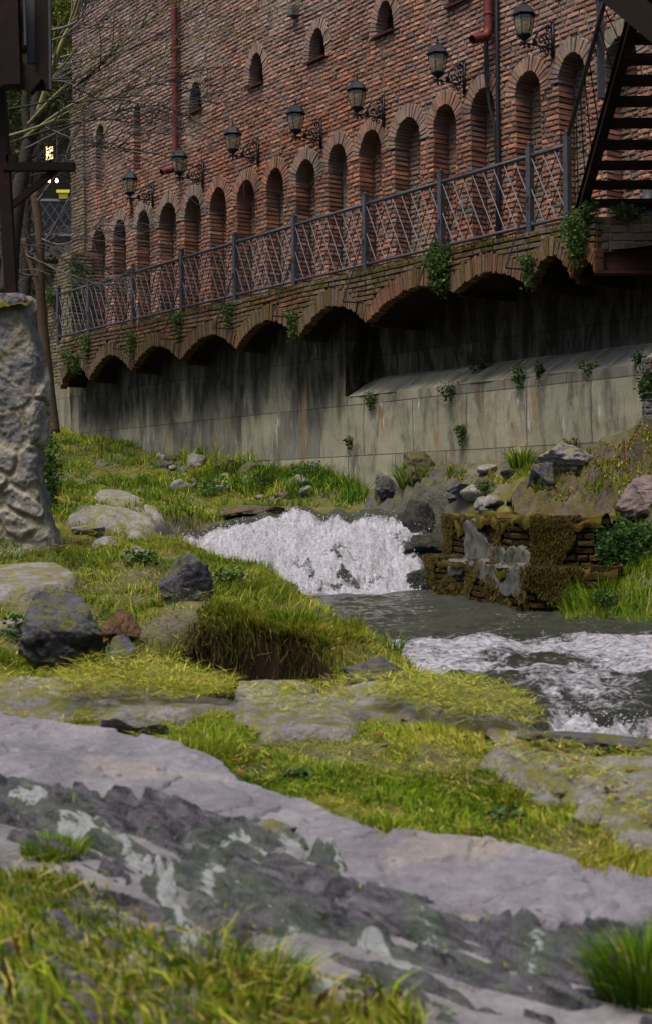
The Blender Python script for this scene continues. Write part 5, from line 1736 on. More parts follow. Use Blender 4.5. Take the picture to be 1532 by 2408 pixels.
HUMP = pl((-300, 8.2), (-300, 13.2), (0, 13.3), (140, 13.4), (300, 17.2), (395, 18.4), (425, 17), (475, 15), (600, 13), (690, 11.3), (830, 10.1), (940, 9.4), (1040, 8.85), (960, 8.35), (800, 8.25), (760, 8.8), (720, 9.2), (600, 9.3), (500, 9.1), (485, 8.7), (470, 8.15))
BACK = pl((-200, 14.5), (-200, 29), (120, 30), (300, 27.2), (430, 25.6), (700, 22.8), (860, 20.9), (900, 20.2), (640, 20.4), (500, 20.0), (400, 19.0), (360, 18.3), (250, 17.0), (140, 14.2))
BAND = gpoly((-60, 1690), (120, 1697), (300, 1690), (440, 1690), (560, 1700), (640, 1748), (800, 1748), (860, 1698), (1000, 1706), (1140, 1752), (1240, 1790), (1200, 1830), (1260, 1868), (1380, 1905), (1500, 1992), (1620, 2040), (1640, 2160), (1440, 2092), (1300, 2054), (1080, 2002), (900, 1960), (700, 1894), (500, 1817), (280, 1742), (40, 1702), (-60, 1700))
RIGHTP = pl((1330, 14.1), (1310, 13.6), (1318, 12.75), (1600, 12.5), (1700, 14.5), (1460, 14.4), (1455, 13.6))
SLOPE = pl((1040, 18.9), (1050, 19.2), (1250, 17.3), (1420, 16.4), (1620, 15.2), (1620, 14.2), (1460, 14.6), (1440, 16.0), (1200, 18.0))
_B = lambda u, d, r: ([(p.x + r * math.cos(t), p.y + r * math.sin(t)) for p in [pp(u, d)] for t in np.linspace(0, 6.28, 12)[:-1]], 0.0)
# long turf hanging down the back of the hollow, and roots
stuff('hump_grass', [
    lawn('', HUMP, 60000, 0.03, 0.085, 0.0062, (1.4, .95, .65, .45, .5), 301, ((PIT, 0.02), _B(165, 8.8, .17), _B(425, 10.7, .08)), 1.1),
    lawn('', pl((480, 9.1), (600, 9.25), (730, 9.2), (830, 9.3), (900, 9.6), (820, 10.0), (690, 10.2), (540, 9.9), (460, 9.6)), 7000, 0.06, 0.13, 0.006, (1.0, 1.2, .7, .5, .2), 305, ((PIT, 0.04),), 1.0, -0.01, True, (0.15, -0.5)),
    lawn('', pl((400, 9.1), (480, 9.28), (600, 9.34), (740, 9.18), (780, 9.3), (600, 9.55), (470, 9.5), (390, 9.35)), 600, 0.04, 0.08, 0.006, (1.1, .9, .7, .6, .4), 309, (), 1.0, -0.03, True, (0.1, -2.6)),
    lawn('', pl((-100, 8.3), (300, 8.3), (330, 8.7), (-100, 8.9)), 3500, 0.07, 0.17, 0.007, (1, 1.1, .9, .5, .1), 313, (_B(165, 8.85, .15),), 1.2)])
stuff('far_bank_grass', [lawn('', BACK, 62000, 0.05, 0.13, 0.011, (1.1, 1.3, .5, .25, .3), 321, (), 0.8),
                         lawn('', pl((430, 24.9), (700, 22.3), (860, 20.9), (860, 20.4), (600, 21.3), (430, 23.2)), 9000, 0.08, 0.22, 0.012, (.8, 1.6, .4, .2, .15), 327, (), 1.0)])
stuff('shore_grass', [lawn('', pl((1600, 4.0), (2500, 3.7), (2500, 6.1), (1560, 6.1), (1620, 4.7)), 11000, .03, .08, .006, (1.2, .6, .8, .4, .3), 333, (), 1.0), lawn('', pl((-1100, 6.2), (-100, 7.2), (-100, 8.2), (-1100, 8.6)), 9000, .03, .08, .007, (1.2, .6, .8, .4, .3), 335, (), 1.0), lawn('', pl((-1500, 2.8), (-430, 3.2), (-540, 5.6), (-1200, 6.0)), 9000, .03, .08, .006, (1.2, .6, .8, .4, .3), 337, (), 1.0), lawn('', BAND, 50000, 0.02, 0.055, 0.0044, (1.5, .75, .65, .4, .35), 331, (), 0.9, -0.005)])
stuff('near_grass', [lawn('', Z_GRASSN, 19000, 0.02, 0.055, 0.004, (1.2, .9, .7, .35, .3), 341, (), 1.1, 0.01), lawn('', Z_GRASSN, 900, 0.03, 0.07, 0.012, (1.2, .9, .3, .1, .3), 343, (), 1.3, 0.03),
                     litter(Z_GRASSN, 1500, .03, .10, .004, [STRAW, YEL, BROWN], .06, lambda x, y: zt(x, y) + .03, 345)])
stuff('dead_leaves', [litter(BAND, 70, .025, .05, .028, [BROWN, (0.22, 0.10, 0.03), (0.10, 0.05, 0.02)], .05, lambda x, y: zt(x, y), 346), litter(Z_RIGHTM, 50, .025, .05, .028, [BROWN, (0.22, 0.10, 0.03), (0.10, 0.05, 0.02)], .02, lambda x, y: tps(x, y) + .07, 347),
                      litter(HUMP, 120, .03, .06, .03, [BROWN, (0.25, 0.13, 0.05), (0.10, 0.05, 0.02)], .08, lambda x, y: zt(x, y), 348)])
OUT = pl((1225, 16.9), (1300, 17.2), (1420, 16.6), (1560, 15.9), (1660, 15.4), (1660, 14.3), (1470, 14.5), (1440, 15.8), (1250, 16.4))
stuff('outcrop_moss', [lawn('', OUT, 16000, .012, .035, .012, (.3, .5, .4, .2, 1.0), 353, (), .8, 0, zf=crag(0.17, 0.34, 1.3, 171)), lawn('', OUT, 1800, .05, .13, .009, (1, 1, .4, .1, .2), 354, (), .8, 0, zf=crag(0.15, 0.34, 1.3, 171))])
stuff('right_bank_grass', [lawn('', RIGHTP, 9000, 0.06, 0.17, 0.008, (1.3, .8, .7, .2, .05), 351, (), 0.8), lawn('', SLOPE, 9000, 0.05, 0.14, 0.009, (.7, 1.0, .5, .2, .3), 355, (), 0.9)])
ztop_ = lambda f: (lambda x, y: f(x, y))
PALC = [YEL * 1.15, LGREEN * 1.3, STRAW, YEL, LGREEN, STRAW * 1.1, BROWN]
stuff('grass_cuttings', [
    litter(gpoly((150, 1690), (140, 1650), (200, 1605), (330, 1594), (460, 1606), (550, 1650), (560, 1680), (440, 1690), (330, 1690)), 5200, .04, .13, .006, PALC, .10, lambda x, y: tps(x, y) + .07, 1),
    litter(Z_MID, 3200, .03, .10, .005, PALC, .02, lambda x, y: tps(x, y) + .11, 2),
    litter(gpoly((860, 1690), (960, 1650), (1080, 1650), (1200, 1690), (1270, 1750), (1100, 1745), (980, 1730)), 4000, .04, .11, .0055, PALC, .07, lambda x, y: tps(x, y) + .09, 3),
    litter(Z_LEFTM, 2200, .03, .10, .005, PALC, .025, lambda x, y: tps(x, y) + .09, 4),
    litter(Z_RIGHTM, 2200, .025, .09, .005, PALC, .03, lambda x, y: tps(x, y) + .06, 5),
    litter(HUMP, 9000, .04, .12, .006, PALC, .07, lambda x, y: zt(x, y) + .01, 6),
    litter(BACK, 5000, .06, .16, .011, PALC, .08, lambda x, y: zt(x, y), 7),
    litter(BAND, 4500, .03, .08, .0045, PALC, .05, lambda x, y: zt(x, y), 8),
    litter(Z_WET, 700, .02, .06, .004, [LGREEN, YEL, DGREEN], .01, lambda x, y: top_wet(x, y) + .012, 9)])


def tuft(name, label, px, py, n, h0, h1, w, spread, mixw, seed, d=None, cat='grass tuft', group=None):
    g = gnd(px, py) if d is None else Vector((ray(px, py)[0] * d, d, 0))
    if d is not None: g.z = float(zt(np.array([g.x]), np.array([g.y]))[0])
    a = rng.uniform(0, 2 * math.pi, n); r = spread * np.sqrt(rng.random(n))
    x, y = g.x + r * np.cos(a), g.y + r * np.sin(a)
    h = rng.uniform(h0, h1, n)
    L = h * (0.15 + 0.8 * r / spread) * rng.uniform(.3, 1.1, n)
    ln = np.stack([np.cos(a) * L, np.sin(a) * L, -0.35 * L], 1)
    V, Fc, C = blades(np.stack([x, y, np.full(n, g.z - .01)], 1), h, w * rng.uniform(.6, 1.4, n), ln, colours(x, y, n, mixw, seed))
    return tag(np_mesh(name, V, Fc, M['grass'], None, C, org=g), label, cat, group)


tuft('grass_tuft', 'tall dark green grass tuft at the bottom right of the wet rock', 1520, 2330, 1300, .08, .19, .005, .13, (1, 1.5, .2, .1, .1), 401)
tuft('grass_tuft', 'small mossy tuft of grass growing on the wet rock at the left', 130, 2010, 700, .03, .09, .004, .10, (1, .8, .4, .2, .5), 403)
tuft('grass_tuft', 'fine green grass tuft at the front edge of the wet rock near the middle', 600, 2330, 420, .06, .16, .0045, .13, (1, .9, .5, .2, .3), 405)
tuft('grass_tuft', 'thin long blades in front of the wet rock, left of the middle', 480, 2290, 90, .08, .20, .005, .10, (1, 1.2, .3, .1, .2), 407)
tuft('grass_tuft', 'bright long-bladed tuft at the foot of the concrete corner', 975, 1105, 320, .25, .55, .016, .22, (1.3, .8, .4, .1, 0), 409, 19.6)
tuft('grass_tuft', 'grass tuft against the concrete wall near the dark boulder', 1225, 1110, 200, .18, .36, .014, .14, (1, .9, .4, .1, 0), 411, 17.9)
tuft('grass_tuft', 'broad dark tuft hanging over the hollow below the hump', 690, 1500, 420, .08, .19, .006, .16, (.9, 1.5, .4, .2, .1), 413, 9.5)
tuft('grass_tuft', 'single clump of long blades at the waterline beyond the shelf', 925, 1545, 60, .10, .22, .007, .05, (1, .9, .2, 0, 0), 415, 9.4)
tuft('dead_stalks', 'brown and yellow broken stalks standing on the shelf rock', 755, 1660, 220, .06, .20, .009, .12, (.3, .1, 1, 1.2, 1.6), 417, 7.85, 'dead stalks')


def leafy(name, label, c, rx, ry, rz, n, size, pal, seed, cat='plant', group=None, hang=0.0, stems=6):
    c = Vector(c)
    r_ = np.random.default_rng(seed)
    d = r_.normal(0, 1, (n, 3)); d /= np.linalg.norm(d, axis=1, keepdims=True)
    rad = r_.random(n) ** 0.45
    lump = 1 + 0.45 * np.array([noise.noise(Vector(v) * 1.9 + Vector((seed, 0, 0))) for v in d])
    P = d * rad[:, None] * lump[:, None] * np.array([rx, ry, rz])
    P[:, 2] -= hang * (np.abs(P[:, 0] / rx) < .6) * r_.random(n) ** 2
    a = r_.normal(0, 1, (n, 3)); a[:, 2] = np.abs(a[:, 2]) * 0.4; a /= np.linalg.norm(a, axis=1, keepdims=True)
    b = np.cross(a, r_.normal(0, 1, (n, 3))); b /= np.linalg.norm(b, axis=1, keepdims=True)
    s = size * r_.uniform(.5, 1.3, n)[:, None]
    Q = P + np.array(c)
    V = np.stack([Q, Q + a * s * .5 + b * s * .34, Q + a * s, Q + a * s * .5 - b * s * .34], 1).reshape(-1, 3)
    Fc = np.arange(4 * n).reshape(-1, 4)
    C = np.array(pal)[r_.integers(0, len(pal), n)] * r_.uniform(.6, 1.3, n)[:, None]
    t = thing(name, label, cat, c, group)
    np_mesh('foliage', V, Fc, M['leaf'], t, np.repeat(C, 4, 0))
    mb = MB()
    for k in range(stems):
        e = c + Vector(P[k * 7 % n])
        mb.tube([c - Vector((0, 0, rz * .3)) if hang == 0 else c + Vector((0, 0, rz * .5)), (c + e) / 2 + Vector((0, 0, rz * .15)), e], size * .06, 4, (0.07, 0.06, 0.03))
    mb.build('stem', M['bark'], t)
    return t


PG = [(0.075, 0.13, 0.03), (0.05, 0.10, 0.02), (0.11, 0.16, 0.045), (0.035, 0.07, 0.015)]
PD_ = [(0.03, 0.06, 0.018), (0.022, 0.045, 0.012), (0.05, 0.08, 0.02)]
leafy('hanging_ivy', 'thick bright green creeper hanging over the walkway arches at the middle', on_ := W(*on(1030, 618, FO + .08), FO + .08), .20, .16, .30, 1500, .055, PG, 11, hang=.25)
leafy('hanging_fern', 'ferny green plant trailing from the walkway at the foot of the iron stairs', W(*on(1352, 545, FO + .08), FO + .08), .17, .15, .30, 1500, .042, PG, 13, hang=.2)
leafy('stair_weed', 'low leafy weed growing on the landing under the bottom treads', at(1470, 500, 16.5), .20, .12, .10, 420, .05, PG, 15)
leafy('stair_weed', 'upright weed beside the foot of the stair stringer', at(1385, 492, 16.5), .10, .08, .12, 240, .05, PG, 16)
leafy('right_shrub', 'dense dark green shrub on the near bank right of the brick ruin', at(1480, 1300, 13.9), .34, .35, .34, 3800, .05, [(0.04, 0.085, 0.022), (0.06, 0.12, 0.03), (0.02, 0.05, 0.012)], 17, 'shrub')
leafy('right_shrub', 'small dark shrub at the near end of the concrete ledge', at(1522, 905, 15.4), .12, .2, .16, 500, .045, PD_, 19, 'shrub')
for k, (u, v, r, lab) in enumerate([(420, 748, .13, 'light green weed tuft on the walkway edge at the third post'), (310, 790, .16, 'round bushy weed at the second cusp of the walkway arches'), (205, 800, .18, 'spreading weed at the far end of the walkway edge'), (160, 830, .15, 'weed tangle at the far corner of the walkway'),
                                    (537, 722, .12, 'pale leafy weed under the fifth railing post'), (687, 740, .10, 'small weed on the brick pier at the sixth railing post'), (1240, 612, .09, 'small weed below the last strut of the railing'), (180, 838, .12, 'dark weed clinging to the first arch')]):
    leafy('walkway_weed', lab, W(*on(u, v, FO + .04), FO + .04), r * 1.25, .10, r * .9, 520, .042, PG, 30 + k, hang=.34)
for k, (u, v, o_, r, lab) in enumerate([(1220, 876, .57, .12, 'bright weed on the sloping ledge at the middle'), (1130, 852, .2, .16, 'dark bushy weed at the back of the sloping ledge'), (1390, 862, .5, .10, 'thin weed near the near end of the sloping ledge'), (1505, 842, .5, .08, 'star-shaped weed at the near end of the ledge'),
                                        (872, 935, .57, .09, 'weed at the far end of the sloping ledge edge'), (1060, 915, .57, .14, 'drooping brownish weed on the ledge edge'), (690, 885, .08, .17, 'dark weed hanging on the upper concrete in shade'), (520, 980, .08, .12, 'weed on the joint of the far concrete'), (425, 975, .08, .2, 'dark creeper patch on the far concrete'),
                                        (1270, 865, .5, .08, 'olive weed beside the middle of the ledge'), (1085, 1010, .58, .09, 'moss tuft on a vertical concrete joint'), (830, 1035, .5, .10, 'weed at the corner of the plinth'), (1345, 1050, .6, .12, 'weed growing at the foot of the concrete above the boulders')]):
    leafy('wall_weed', lab, W(*on(u, v, o_), o_ + .03), r * (.8 + .25 * (k % 3)), .08, r * (1.2 - .2 * (k % 3)), 260, .04, PG if k % 2 == 0 else PD_, 50 + k, hang=.18)
leafy('buttress_weed', 'weeds rooted high on the broken buttress', W(*on(185, 640, .56), .56), .22, .12, .3, 500, .06, PG, 71)
leafy('buttress_weed', 'small weed half way down the broken buttress', W(*on(180, 690, .56), .56), .14, .1, .2, 300, .055, PG, 72)
leafy('buttress_weed', 'green weed at the outer edge of the broken buttress', W(*on(120, 700, .6), .6), .14, .1, .25, 300, .055, PG, 73)
leafy('pier_weed', 'green nettle-like weeds in the shade behind the foot of the pier', at(118, 1110, 16.5), .12, .3, .5, 900, .06, PG, 74)
for k, (u, v, r, lab) in enumerate([(60, 1500, .16, 'broad-leaved weeds in front of the big dark boulder'), (540, 1375, .12, 'leafy weed on the crest of the grass hump'), (330, 1330, .14, 'weeds in the grass behind the leaning stone'), (1000, 1590, .10, 'leafy weed at the tip of the grass hump by the rapids'), (700, 1840, .06, 'clover-like weed in the middle of the grass strip'), (1180, 1940, .06, 'low green weed near the right part of the grass strip'), (1430, 1800, .07, 'dark leafy weed at the edge of the lower rapids'), (500, 1165, .3, 'nettle patch under the far concrete'), (720, 1130, .3, 'dark weeds against the concrete above the waterfall'), (620, 1150, .25, 'low green weed bed above the waterfall lip'), (1130, 1165, .2, 'leafy weeds beside the dark ragged rocks'), (1420, 1420, .14, 'tall weed beside the brick ruin at the water')]):
    leafy('bank_weed', lab, gnd(u, v) + Vector((0, 0, r * .35)), r, r, r * .6, 420, .022 + .10 * r, PG if k % 3 else PD_, 90 + k, 'weed')
# roots and dead blades hanging down the back of the hollow
n = 650
S = sample(pl((395, 9.0), (410, 9.18), (480, 9.33), (600, 9.38), (740, 9.23), (775, 8.9), (790, 9.1), (740, 9.32), (600, 9.47), (470, 9.42), (390, 9.22)), n)
n = len(S)
B = np.stack([S[:, 0], S[:, 1] - .05, zt(S[:, 0], S[:, 1] + .12) + rng.uniform(-.25, .02, n)], 1)
c = np.array([STRAW * .3, BROWN * .5, (0.06, 0.04, 0.018), (0.03, 0.018, 0.009), YEL * .25])[rng.integers(0, 5, n)]
stuff('hanging_roots', [blades(B, -rng.uniform(.05, .22, n), np.full(n, .0045), np.stack([rng.normal(0, .05, n), -rng.uniform(.02, .12, n), 0 * B[:, 0]], 1), c)])
# moss along the edge of the walkway, hanging a little over the brick
n = 9000
s = rng.uniform(cs[0][0], cs[-1][0], n)
q = fbm(s * 1.3, 0 * s, 0, 4, 77)
okm = (q + rng.normal(0, .3, n)) > -0.15
s = s[okm]; n = len(s)
o_ = rng.uniform(FO - .10, FO + .03, n)
z = DECK + rng.uniform(-.03, .03, n) - (rng.random(n) < .35) * rng.uniform(0, .22, n) * np.clip(fbm(s * 1.9, 0 * s, 0, 3, 79) + .5, 0, 1)
B = np.stack([P0.x + EV.x * s + NV.x * o_, P0.y + EV.y * s + NV.y * o_, z], 1)
c = np.array([(0.06, 0.052, 0.009), (0.085, 0.075, 0.012), (0.04, 0.045, 0.009), (0.07, 0.045, 0.015)])[rng.integers(0, 4, n)]
ln = np.stack([NV.x * rng.uniform(0, .05, n), NV.y * rng.uniform(0, .05, n), -rng.uniform(0, .05, n)], 1)
stuff('edge_moss', [blades(B, rng.uniform(.0, .035, n), np.full(n, .016), ln, c)])
# moss fringe on the ruin
mv = []
for fn, L, z0 in ((f3, L3, zu_), (f4, L4, zu_), (f1, L1, zl), (f2, L2, zl)):
    n = 12000
    ss, zz = rng.uniform(0, L, n), z0 + rng.uniform(-.10, .03, n) - (rng.random(n) < .75) * rng.uniform(0, .55, n)
    ok = fbm(ss * 1.6, zz * 2.2, 0, 4, 83) + .9 * (zz - z0 + .18) > -0.22
    ss, zz = ss[ok], zz[ok]; n = len(ss)
    B = np.array([tuple(fn(a, b, .01)) for a, b in zip(ss, zz)])
    c = np.array([(0.075, 0.055, 0.009), (0.095, 0.07, 0.012), (0.05, 0.05, 0.009), (0.085, 0.05, 0.015)])[rng.integers(0, 4, n)]
    mv.append(blades(B, rng.uniform(-.01, .02, n), np.full(n, .014), np.stack([rng.normal(-.01, .015, n), rng.normal(-.02, .01, n), -rng.uniform(.0, .06, n)], 1), c))
stuff('ruin_moss', mv)

# ------------------------------------------------------------------ trickles on the wet rock, spray at the falls
n = 3600
u = rng.uniform(-0.115, 0.085, n); d = rng.uniform(16.9, 19.4, n)
x, y = u * d, d
ff = foam_glint_of(x, y)
ok = (poly_sd(x, y, RIVER) > 0.05) & (ff > rng.uniform(.35, 1, n))
x, y = x[ok], y[ok]
z = zw(x, y) + np.abs(rng.normal(0, .05, len(x))) + .005
x2 = rng.uniform(1.25, 1.75, 900); y2 = rng.uniform(6.7, 7.9, 900)
ok = (foam_glint_of(x2, y2) > .5) & (poly_sd(x2, y2, RIVER) > .03)
x2, y2 = x2[ok], y2[ok]
z2 = zw(x2, y2) + np.abs(rng.normal(0, .02, len(x2)))
P = np.concatenate([np.stack([x, y, z], 1), np.stack([x2, y2, z2], 1)])
r = np.concatenate([rng.uniform(.002, .008, len(x)), rng.uniform(.0015, .004, len(x2))])
oc = np.array([(1, 0, 0), (-1, 0, 0), (0, 1, 0), (0, -1, 0), (0, 0, 1), (0, 0, -1)], float)
V = (P[:, None] + oc[None] * r[:, None, None] * rng.uniform(.6, 1.5, (len(P), 1, 3))).reshape(-1, 3)
ft = np.array([(0, 2, 4), (2, 1, 4), (1, 3, 4), (3, 0, 4), (2, 0, 5), (1, 2, 5), (3, 1, 5), (0, 3, 5)])
SP = NT('spray_drops'); SP.fin((0.72, 0.69, 0.75), 0.35, 0, .5)
tag(np_mesh('spray', V, (np.arange(len(P))[:, None, None] * 6 + ft[None]).reshape(-1, 3), SP.m, smooth=True), kind='stuff')
# ------------------------------------------------------------------ beyond the far corner: wooded slope, terrace, trees
n1_, n2_ = 60, 60
X, T = np.meshgrid(np.linspace(-34, 14, n1_), np.linspace(0, 1, n2_))
Y = 44 + 22 * T + 2 * fbm(X * .1, T * 2, 0, 3, 161)
Z = 5 + 34 * T + 1.5 * fbm(X * .3, T * 6, 0, 4, 163)
HM = NT('wooded_slope'); HM.fin(HM.mix(HM.noise(HM.geo(), 1.5, 6, .8), (0.008, 0.010, 0.004), (0.045, 0.05, 0.012)), .95)
tag(np_mesh('hillside', np.stack([X, Y, Z], -1).reshape(-1, 3), grid_faces(n2_, n1_), HM.m, smooth=True), kind='structure')

# the gorge's other sides, unseen, put in to keep out low sky light
A_, T = np.meshgrid(np.linspace(R(-235), R(35), 90), np.linspace(0, 1, 30))
Rr = 10.5 + 6 * T + 0.9 * fbm(A_ * 4, T * 5, 0, 4, 165)
X, Y, Z = Rr * np.cos(A_), 3 + Rr * np.sin(A_), -0.5 + 13.5 * T + 0.6 * fbm(A_ * 7, T * 9, 0, 3, 167)
tag(np_mesh('unseen_gorge_slope', np.stack([X, Y, Z], -1).reshape(-1, 3), grid_faces(30, 90), HM.m, smooth=True), kind='structure')

YG = [(0.15, 0.16, 0.015), (0.09, 0.12, 0.015), (0.20, 0.18, 0.02), (0.05, 0.08, 0.012)]
leafy('hillside_bush', 'sunlit yellow-green bushes on the slope beyond the far corner', at(160, 40, 40), 1.3, 1.2, 1.6, 5200, .12, YG, 81, 'bush')
leafy('hillside_bush', 'dark green undergrowth behind the bare trees at the left', at(60, 250, 39), 2.4, 1.2, 1.8, 5200, .12, [(0.03, 0.05, 0.012), (0.06, 0.075, 0.012), (0.015, 0.025, 0.008)], 82, 'bush')
leafy('hillside_bush', 'yellowish hillside bush behind the top of the timber balcony', at(70, 20, 41), 1.6, 1.0, 1.2, 3000, .12, YG, 83, 'bush')
leafy('hillside_bush', 'dim undergrowth below the terrace at the far left', at(60, 700, 33), 1.5, .6, 2.0, 2600, .10, [(0.02, 0.026, 0.008), (0.035, 0.03, 0.012), (0.012, 0.014, 0.006)], 84, 'bush')

HD = 43.0
hs = thing('far_house', 'dim timber house with a grey roof and a lit window behind the bare trees', 'house', at(60, 640, HD))
def quadbox(nm, px0, py0, px1, py1, d, dep, m, par):
    a, b = at(px0, py1, d), at(px1, py0, d)
    mb = MB()
    mb.hexa([(a.x, d, a.z), (b.x, d, a.z), (b.x, d + dep, a.z), (a.x, d + dep, a.z)], [(a.x, d, b.z), (b.x, d, b.z), (b.x, d + dep, b.z), (a.x, d + dep, b.z)])
    return mb.build(nm, m, par)
DW = m_simple('dark_house_wall', (0.02, 0.015, 0.011), .9, 0, .6, 1.5, .3)
quadbox('wall', -160, 196, 200, 700, HD, 2.5, DW, hs)
quadbox('wood_band', -160, 172, 198, 196, HD - .1, .5, m_simple('warm_wood', (0.22, 0.10, 0.035), .8, 0, .5, 2), hs)
RFM = m_simple('grey_roof', (0.09, 0.095, 0.115), .8, 0, .5, 3)
mb = MB()
a, b, c, d_ = at(-180, 176, HD - .6), at(202, 172, HD - .6), at(202, 128, HD + 2.2), at(-180, 132, HD + 2.2)
mb.hexa([a, b, c, d_], [v + Vector((0, 0, .1)) for v in (a, b, c, d_)])
mb.build('roof', RFM, hs)
LW = NT('lit_window'); LW.fin((.8, .6, .3), .5); LW.set(LW.b.inputs['Emission Color'], (1, .72, .36)); LW.b.inputs['Emission Strength'].default_value = 0.8
wf = quadbox('window', 107, 342, 127, 378, HD - .06, .1, DW, hs)
quadbox('pane', 109, 345, 125, 376, HD - .075, .01, LW.m, wf)

TD = 36.0
ter = thing('far_terrace', 'far terrace with pale crossed railing beyond the end of the brick building', 'terrace', at(60, 612, TD))
TC = m_simple('dull_terrace_concrete', (0.06, 0.06, 0.052), .9, 0, .5, 3)
quadbox('beam', -160, 573, 190, 612, TD, 3, TC, ter)
quadbox('dark_wall', -160, 660, 150, 1010, TD - .5, .5, m_simple('dark_far_brick', (0.03, 0.017, 0.012), .9, 0, .6, 6, .4), ter)
quadbox('back_panel', -160, 478, 190, 572, TD + .5, .2, m_simple('black_corrugated_panel', (0.012, 0.012, 0.014), .7, 0, .5, 3), ter)
PR = m_simple('pale_painted_rail', (0.13, 0.13, 0.15), .6)
for nm, y0, y1 in (('top_rail', 466, 472), ('bottom_rail', 547, 553)):
    mb = MB(); mb.bar(at(-160, y0, TD), at(190, y1, TD), .05, .06); mb.build(nm, PR, ter)
mb = MB()
for k in range(11):
    mb.tube([at(-40 + 22 * k, 548, TD), at(12 + 22 * k, 471, TD)], .008, 4)
    mb.tube([at(-40 + 22 * k, 471, TD + .02), at(12 + 22 * k, 548, TD + .02)], .008, 4)
mb.build('crossed_rods', PR, ter)
pt = thing('yellow_planter', 'bright yellow tapered planter box on the far terrace rail', 'planter', at(148, 468, TD))
YM = m_simple('yellow_plastic', (0.62, 0.55, 0.07), .5, 0, .1)
mb = MB()
def rect(y, x0, x1, dd): return [at(x0, y, TD - dd), at(x1, y, TD - dd), at(x1, y, TD + dd), at(x0, y, TD + dd)]
mb.hexa(rect(467, 140, 159, .1), rect(449, 137, 162, .13))
mb.build('tub', YM, pt)
mb = MB(); mb.hexa(rect(453, 133, 164, .16), rect(446, 133, 164, .16)); mb.build('rim', YM, pt)

BL_ = NT('lit_bulb'); BL_.fin((1, .7, .4), .4); BL_.set(BL_.b.inputs['Emission Color'], (1, .62, .38)); BL_.b.inputs['Emission Strength'].default_value = 6.0
for k, ((u, v), lab) in enumerate([((188, 110), 'lit warm bulb against the yellow-green bushes'), ((116, 425), 'left one of two lit bulbs above the yellow planter'), ((134, 425), 'lit bulb directly above the yellow planter'), ((88, 204), 'lit bulb peeping out under the timber balcony'), ((15, 197), 'lit bulb at the far left under the house eaves')]):
    p = at(u, v, 37.5)
    t = thing('string_bulb', lab, 'light bulb', p, 'small lit bulbs strung behind the trees')
    mb = MB(); mb.lathe(p, [(.002, -.05), (.03, -.035), (.04, 0), (.03, .035), (.016, .055)], 8); mb.build('bulb_glass', BL_.m, t, True)
    mb = MB(); mb.lathe(p, [(.018, .05), (.018, .10), (.003, .11)], 8); mb.tube([p + Vector((0, 0, .1)), p + Vector((.2, 0, .5))], .006, 4); mb.build('socket', M['cable'], t)


def limb(mb, pts, r0, r1, col, n=6):
    """smooth path through pts"""
    P = [Vector(p) for p in pts]
    out = []
    for i in range(len(P) - 1):
        a, b, c, d = P[max(i - 1, 0)], P[i], P[i + 1], P[min(i + 2, len(P) - 1)]
        for k in range(6):
            t = k / 6
            out.append(0.5 * ((2 * b) + (c - a) * t + (2 * a - 5 * b + 4 * c - d) * t * t + (3 * b - a - 3 * c + d) * t ** 3))
    out.append(P[-1])
    m = len(out)
    mb.tube(out, [r0 + (r1 - r0) * (i / (m - 1)) ** .8 for i in range(m)], n, col)
    return out


def twigs(mb, path, n, l0, l1, r, col, rnd, bias=Vector((.5, -.1, .25)), lev=2):
    for k in range(n):
        i = rnd.randrange(max(1, len(path) // 5), len(path))
        p = path[i]
        t = (path[i] - path[max(0, i - 3)]).normalized() if i else Vector((1, 0, 0))
        d = (t * .9 + bias * .6 + Vector((rnd.uniform(-.8, .8), rnd.uniform(-.8, .8), rnd.uniform(-.7, .7)))).normalized()
        L = rnd.uniform(l0, l1)
        pts = [p]
        for q in range(5):
            d = (d + Vector((rnd.uniform(-.22, .22), rnd.uniform(-.22, .22), rnd.uniform(-.26, .2)))).normalized()
            pts.append(pts[-1] + d * L / 5)
        mb.tube(pts, [r * (1 - .75 * q / 5) for q in range(6)], 4, col, False)
        if lev > 1: twigs(mb, pts, 3, l0 * .45, l1 * .5, r * .55, col, rnd, bias, lev - 1)


def bare_tree(label, trunk, limbs, base, seed, tw=26, colr=(0.075, 0.068, 0.058)):
    rnd = random.Random(seed)
    t = thing('bare_tree', label, 'tree', base)
    mb = MB()
    for pts, r0, r1 in trunk: limb(mb, [at(*p) for p in pts], r0, r1, (0.085, 0.055, 0.035) if seed == 2 else (0.035, 0.03, 0.024), 10)
    mb.build('trunk', M['bark'], t, True)
    for pts, r0, r1, col in limbs:
        mb = MB()
        path = limb(mb, [at(*p) for p in pts], r0, r1, col)
        twigs(mb, path, tw, .5, 1.8, max(.011, r1 * .95), tuple(.8 * c for c in col), rnd)
        mb.build('branch', M['bark'], t, True)
    return t


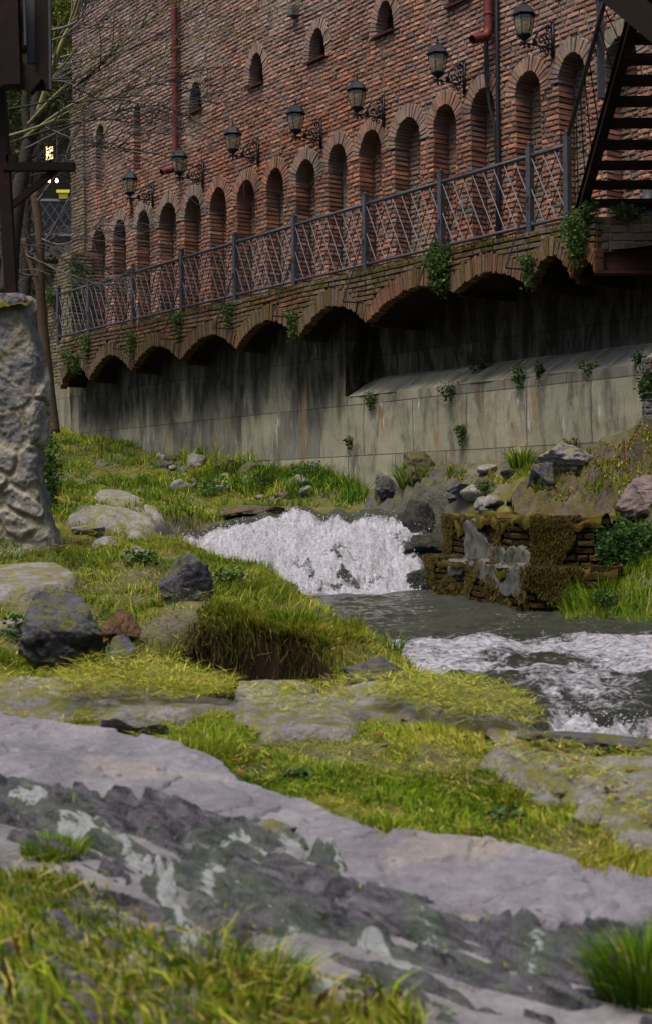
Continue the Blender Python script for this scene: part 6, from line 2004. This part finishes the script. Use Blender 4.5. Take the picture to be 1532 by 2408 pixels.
PALE, GREY, DK = (0.19, 0.175, 0.075), (0.12, 0.105, 0.105), (0.04, 0.034, 0.03)
bare_tree('leafless tree leaning behind the timber balcony, its long pale limbs crossing the brick wall', [([(20, 690, 24), (30, 560, 24), (52, 420, 24), (70, 330, 24), (98, 260, 24)], .16, .09), ([(70, 340, 24), (60, 230, 24), (90, 110, 24)], .08, .05)],
          [([(60, 300, 24), (140, 215, 23.6), (230, 150, 23.2), (330, 65, 22.8), (420, -10, 22.5)], .035, .012, PALE), ([(50, 330, 24), (150, 258, 23.4), (250, 205, 22.9), (350, 140, 22.6), (450, 100, 22.3), (560, 60, 22)], .03, .008, PALE),
           ([(90, 270, 24), (140, 120, 23.6), (180, 30, 23.4), (200, -40, 23.2)], .06, .03, PALE), ([(105, 75, 23), (160, 62, 23), (190, 40, 23), (205, 0, 23), (210, -40, 23)], .028, .014, GREY),
           ([(0, 205, 23), (90, 195, 22.8), (150, 180, 22.6), (230, 120, 22.4), (320, 100, 22.2)], .022, .006, GREY), ([(105, 215, 23), (150, 240, 22.7), (250, 232, 22.5), (330, 205, 22.3), (420, 190, 22.1)], .016, .005, DK),
           ([(0, 345, 23), (100, 310, 22.8), (200, 285, 22.6), (300, 278, 22.4), (380, 250, 22.2), (440, 215, 22)], .018, .005, DK), ([(20, 320, 23.5), (110, 290, 23.2), (210, 240, 23), (320, 215, 22.8), (420, 160, 22.6)], .024, .006, PALE),
           ([(0, 150, 23), (110, 100, 22.8), (220, 60, 22.6), (300, 5, 22.4), (340, -40, 22.3)], .02, .007, GREY), ([(0, 260, 23), (120, 235, 22.8), (220, 175, 22.5), (300, 120, 22.3), (420, 60, 22.1)], .018, .006, DK), ([(60, 350, 23.4), (160, 300, 23), (260, 262, 22.7), (360, 262, 22.4), (470, 235, 22.2)], .017, .005, GREY), ([(0, 420, 23.4), (110, 380, 23), (210, 345, 22.7), (300, 350, 22.5)], .016, .005, DK),
           ([(110, 300, 23), (190, 330, 22.8), (260, 320, 22.6), (330, 305, 22.4)], .012, .004, GREY)], at(20, 690, 24), 1, 11)
bare_tree('slim brown tree trunk leaning beside the stone pier at the far end of the wall', [([(128, 1018, 26), (118, 930, 26), (105, 800, 26), (96, 700, 26), (94, 560, 26), (80, 450, 26)], .115, .07), ([(96, 690, 26), (75, 630, 26), (55, 560, 26)], .06, .04)],
          [([(94, 620, 26), (60, 600, 25.5), (150, 640, 25), (240, 668, 24.6), (300, 660, 24.3)], .02, .006, GREY), ([(94, 560, 26), (140, 575, 25.6), (190, 560, 25.3), (230, 530, 25)], .022, .006, GREY),
           ([(85, 480, 26), (140, 400, 25.7), (170, 330, 25.5)], .03, .01, GREY), ([(30, 570, 25.5), (120, 590, 25.2), (180, 630, 25), (270, 640, 24.8)], .018, .005, DK), ([(90, 600, 26), (50, 520, 25.6), (30, 430, 25.4)], .03, .012, GREY),
           ([(95, 650, 26), (40, 640, 25.5), (0, 590, 25.2)], .025, .01, GREY)], at(128, 1018, 26), 2, 13)
bare_tree('dark straight tree at the far left with many thin crossing twigs', [([(60, 900, 30), (62, 500, 30), (85, 240, 30), (90, 100, 30)], .13, .08)],
          [([(62, 520, 30), (100, 420, 29.8), (150, 360, 29.6)], .03, .01, DK), ([(65, 470, 30), (20, 380, 29.8), (-20, 330, 29.6)], .03, .01, DK), ([(75, 330, 30), (120, 290, 29.8), (190, 240, 29.6)], .03, .01, DK), ([(62, 600, 30), (110, 560, 29.6), (160, 470, 29.4)], .03, .01, GREY)], at(60, 900, 30), 3, 14)
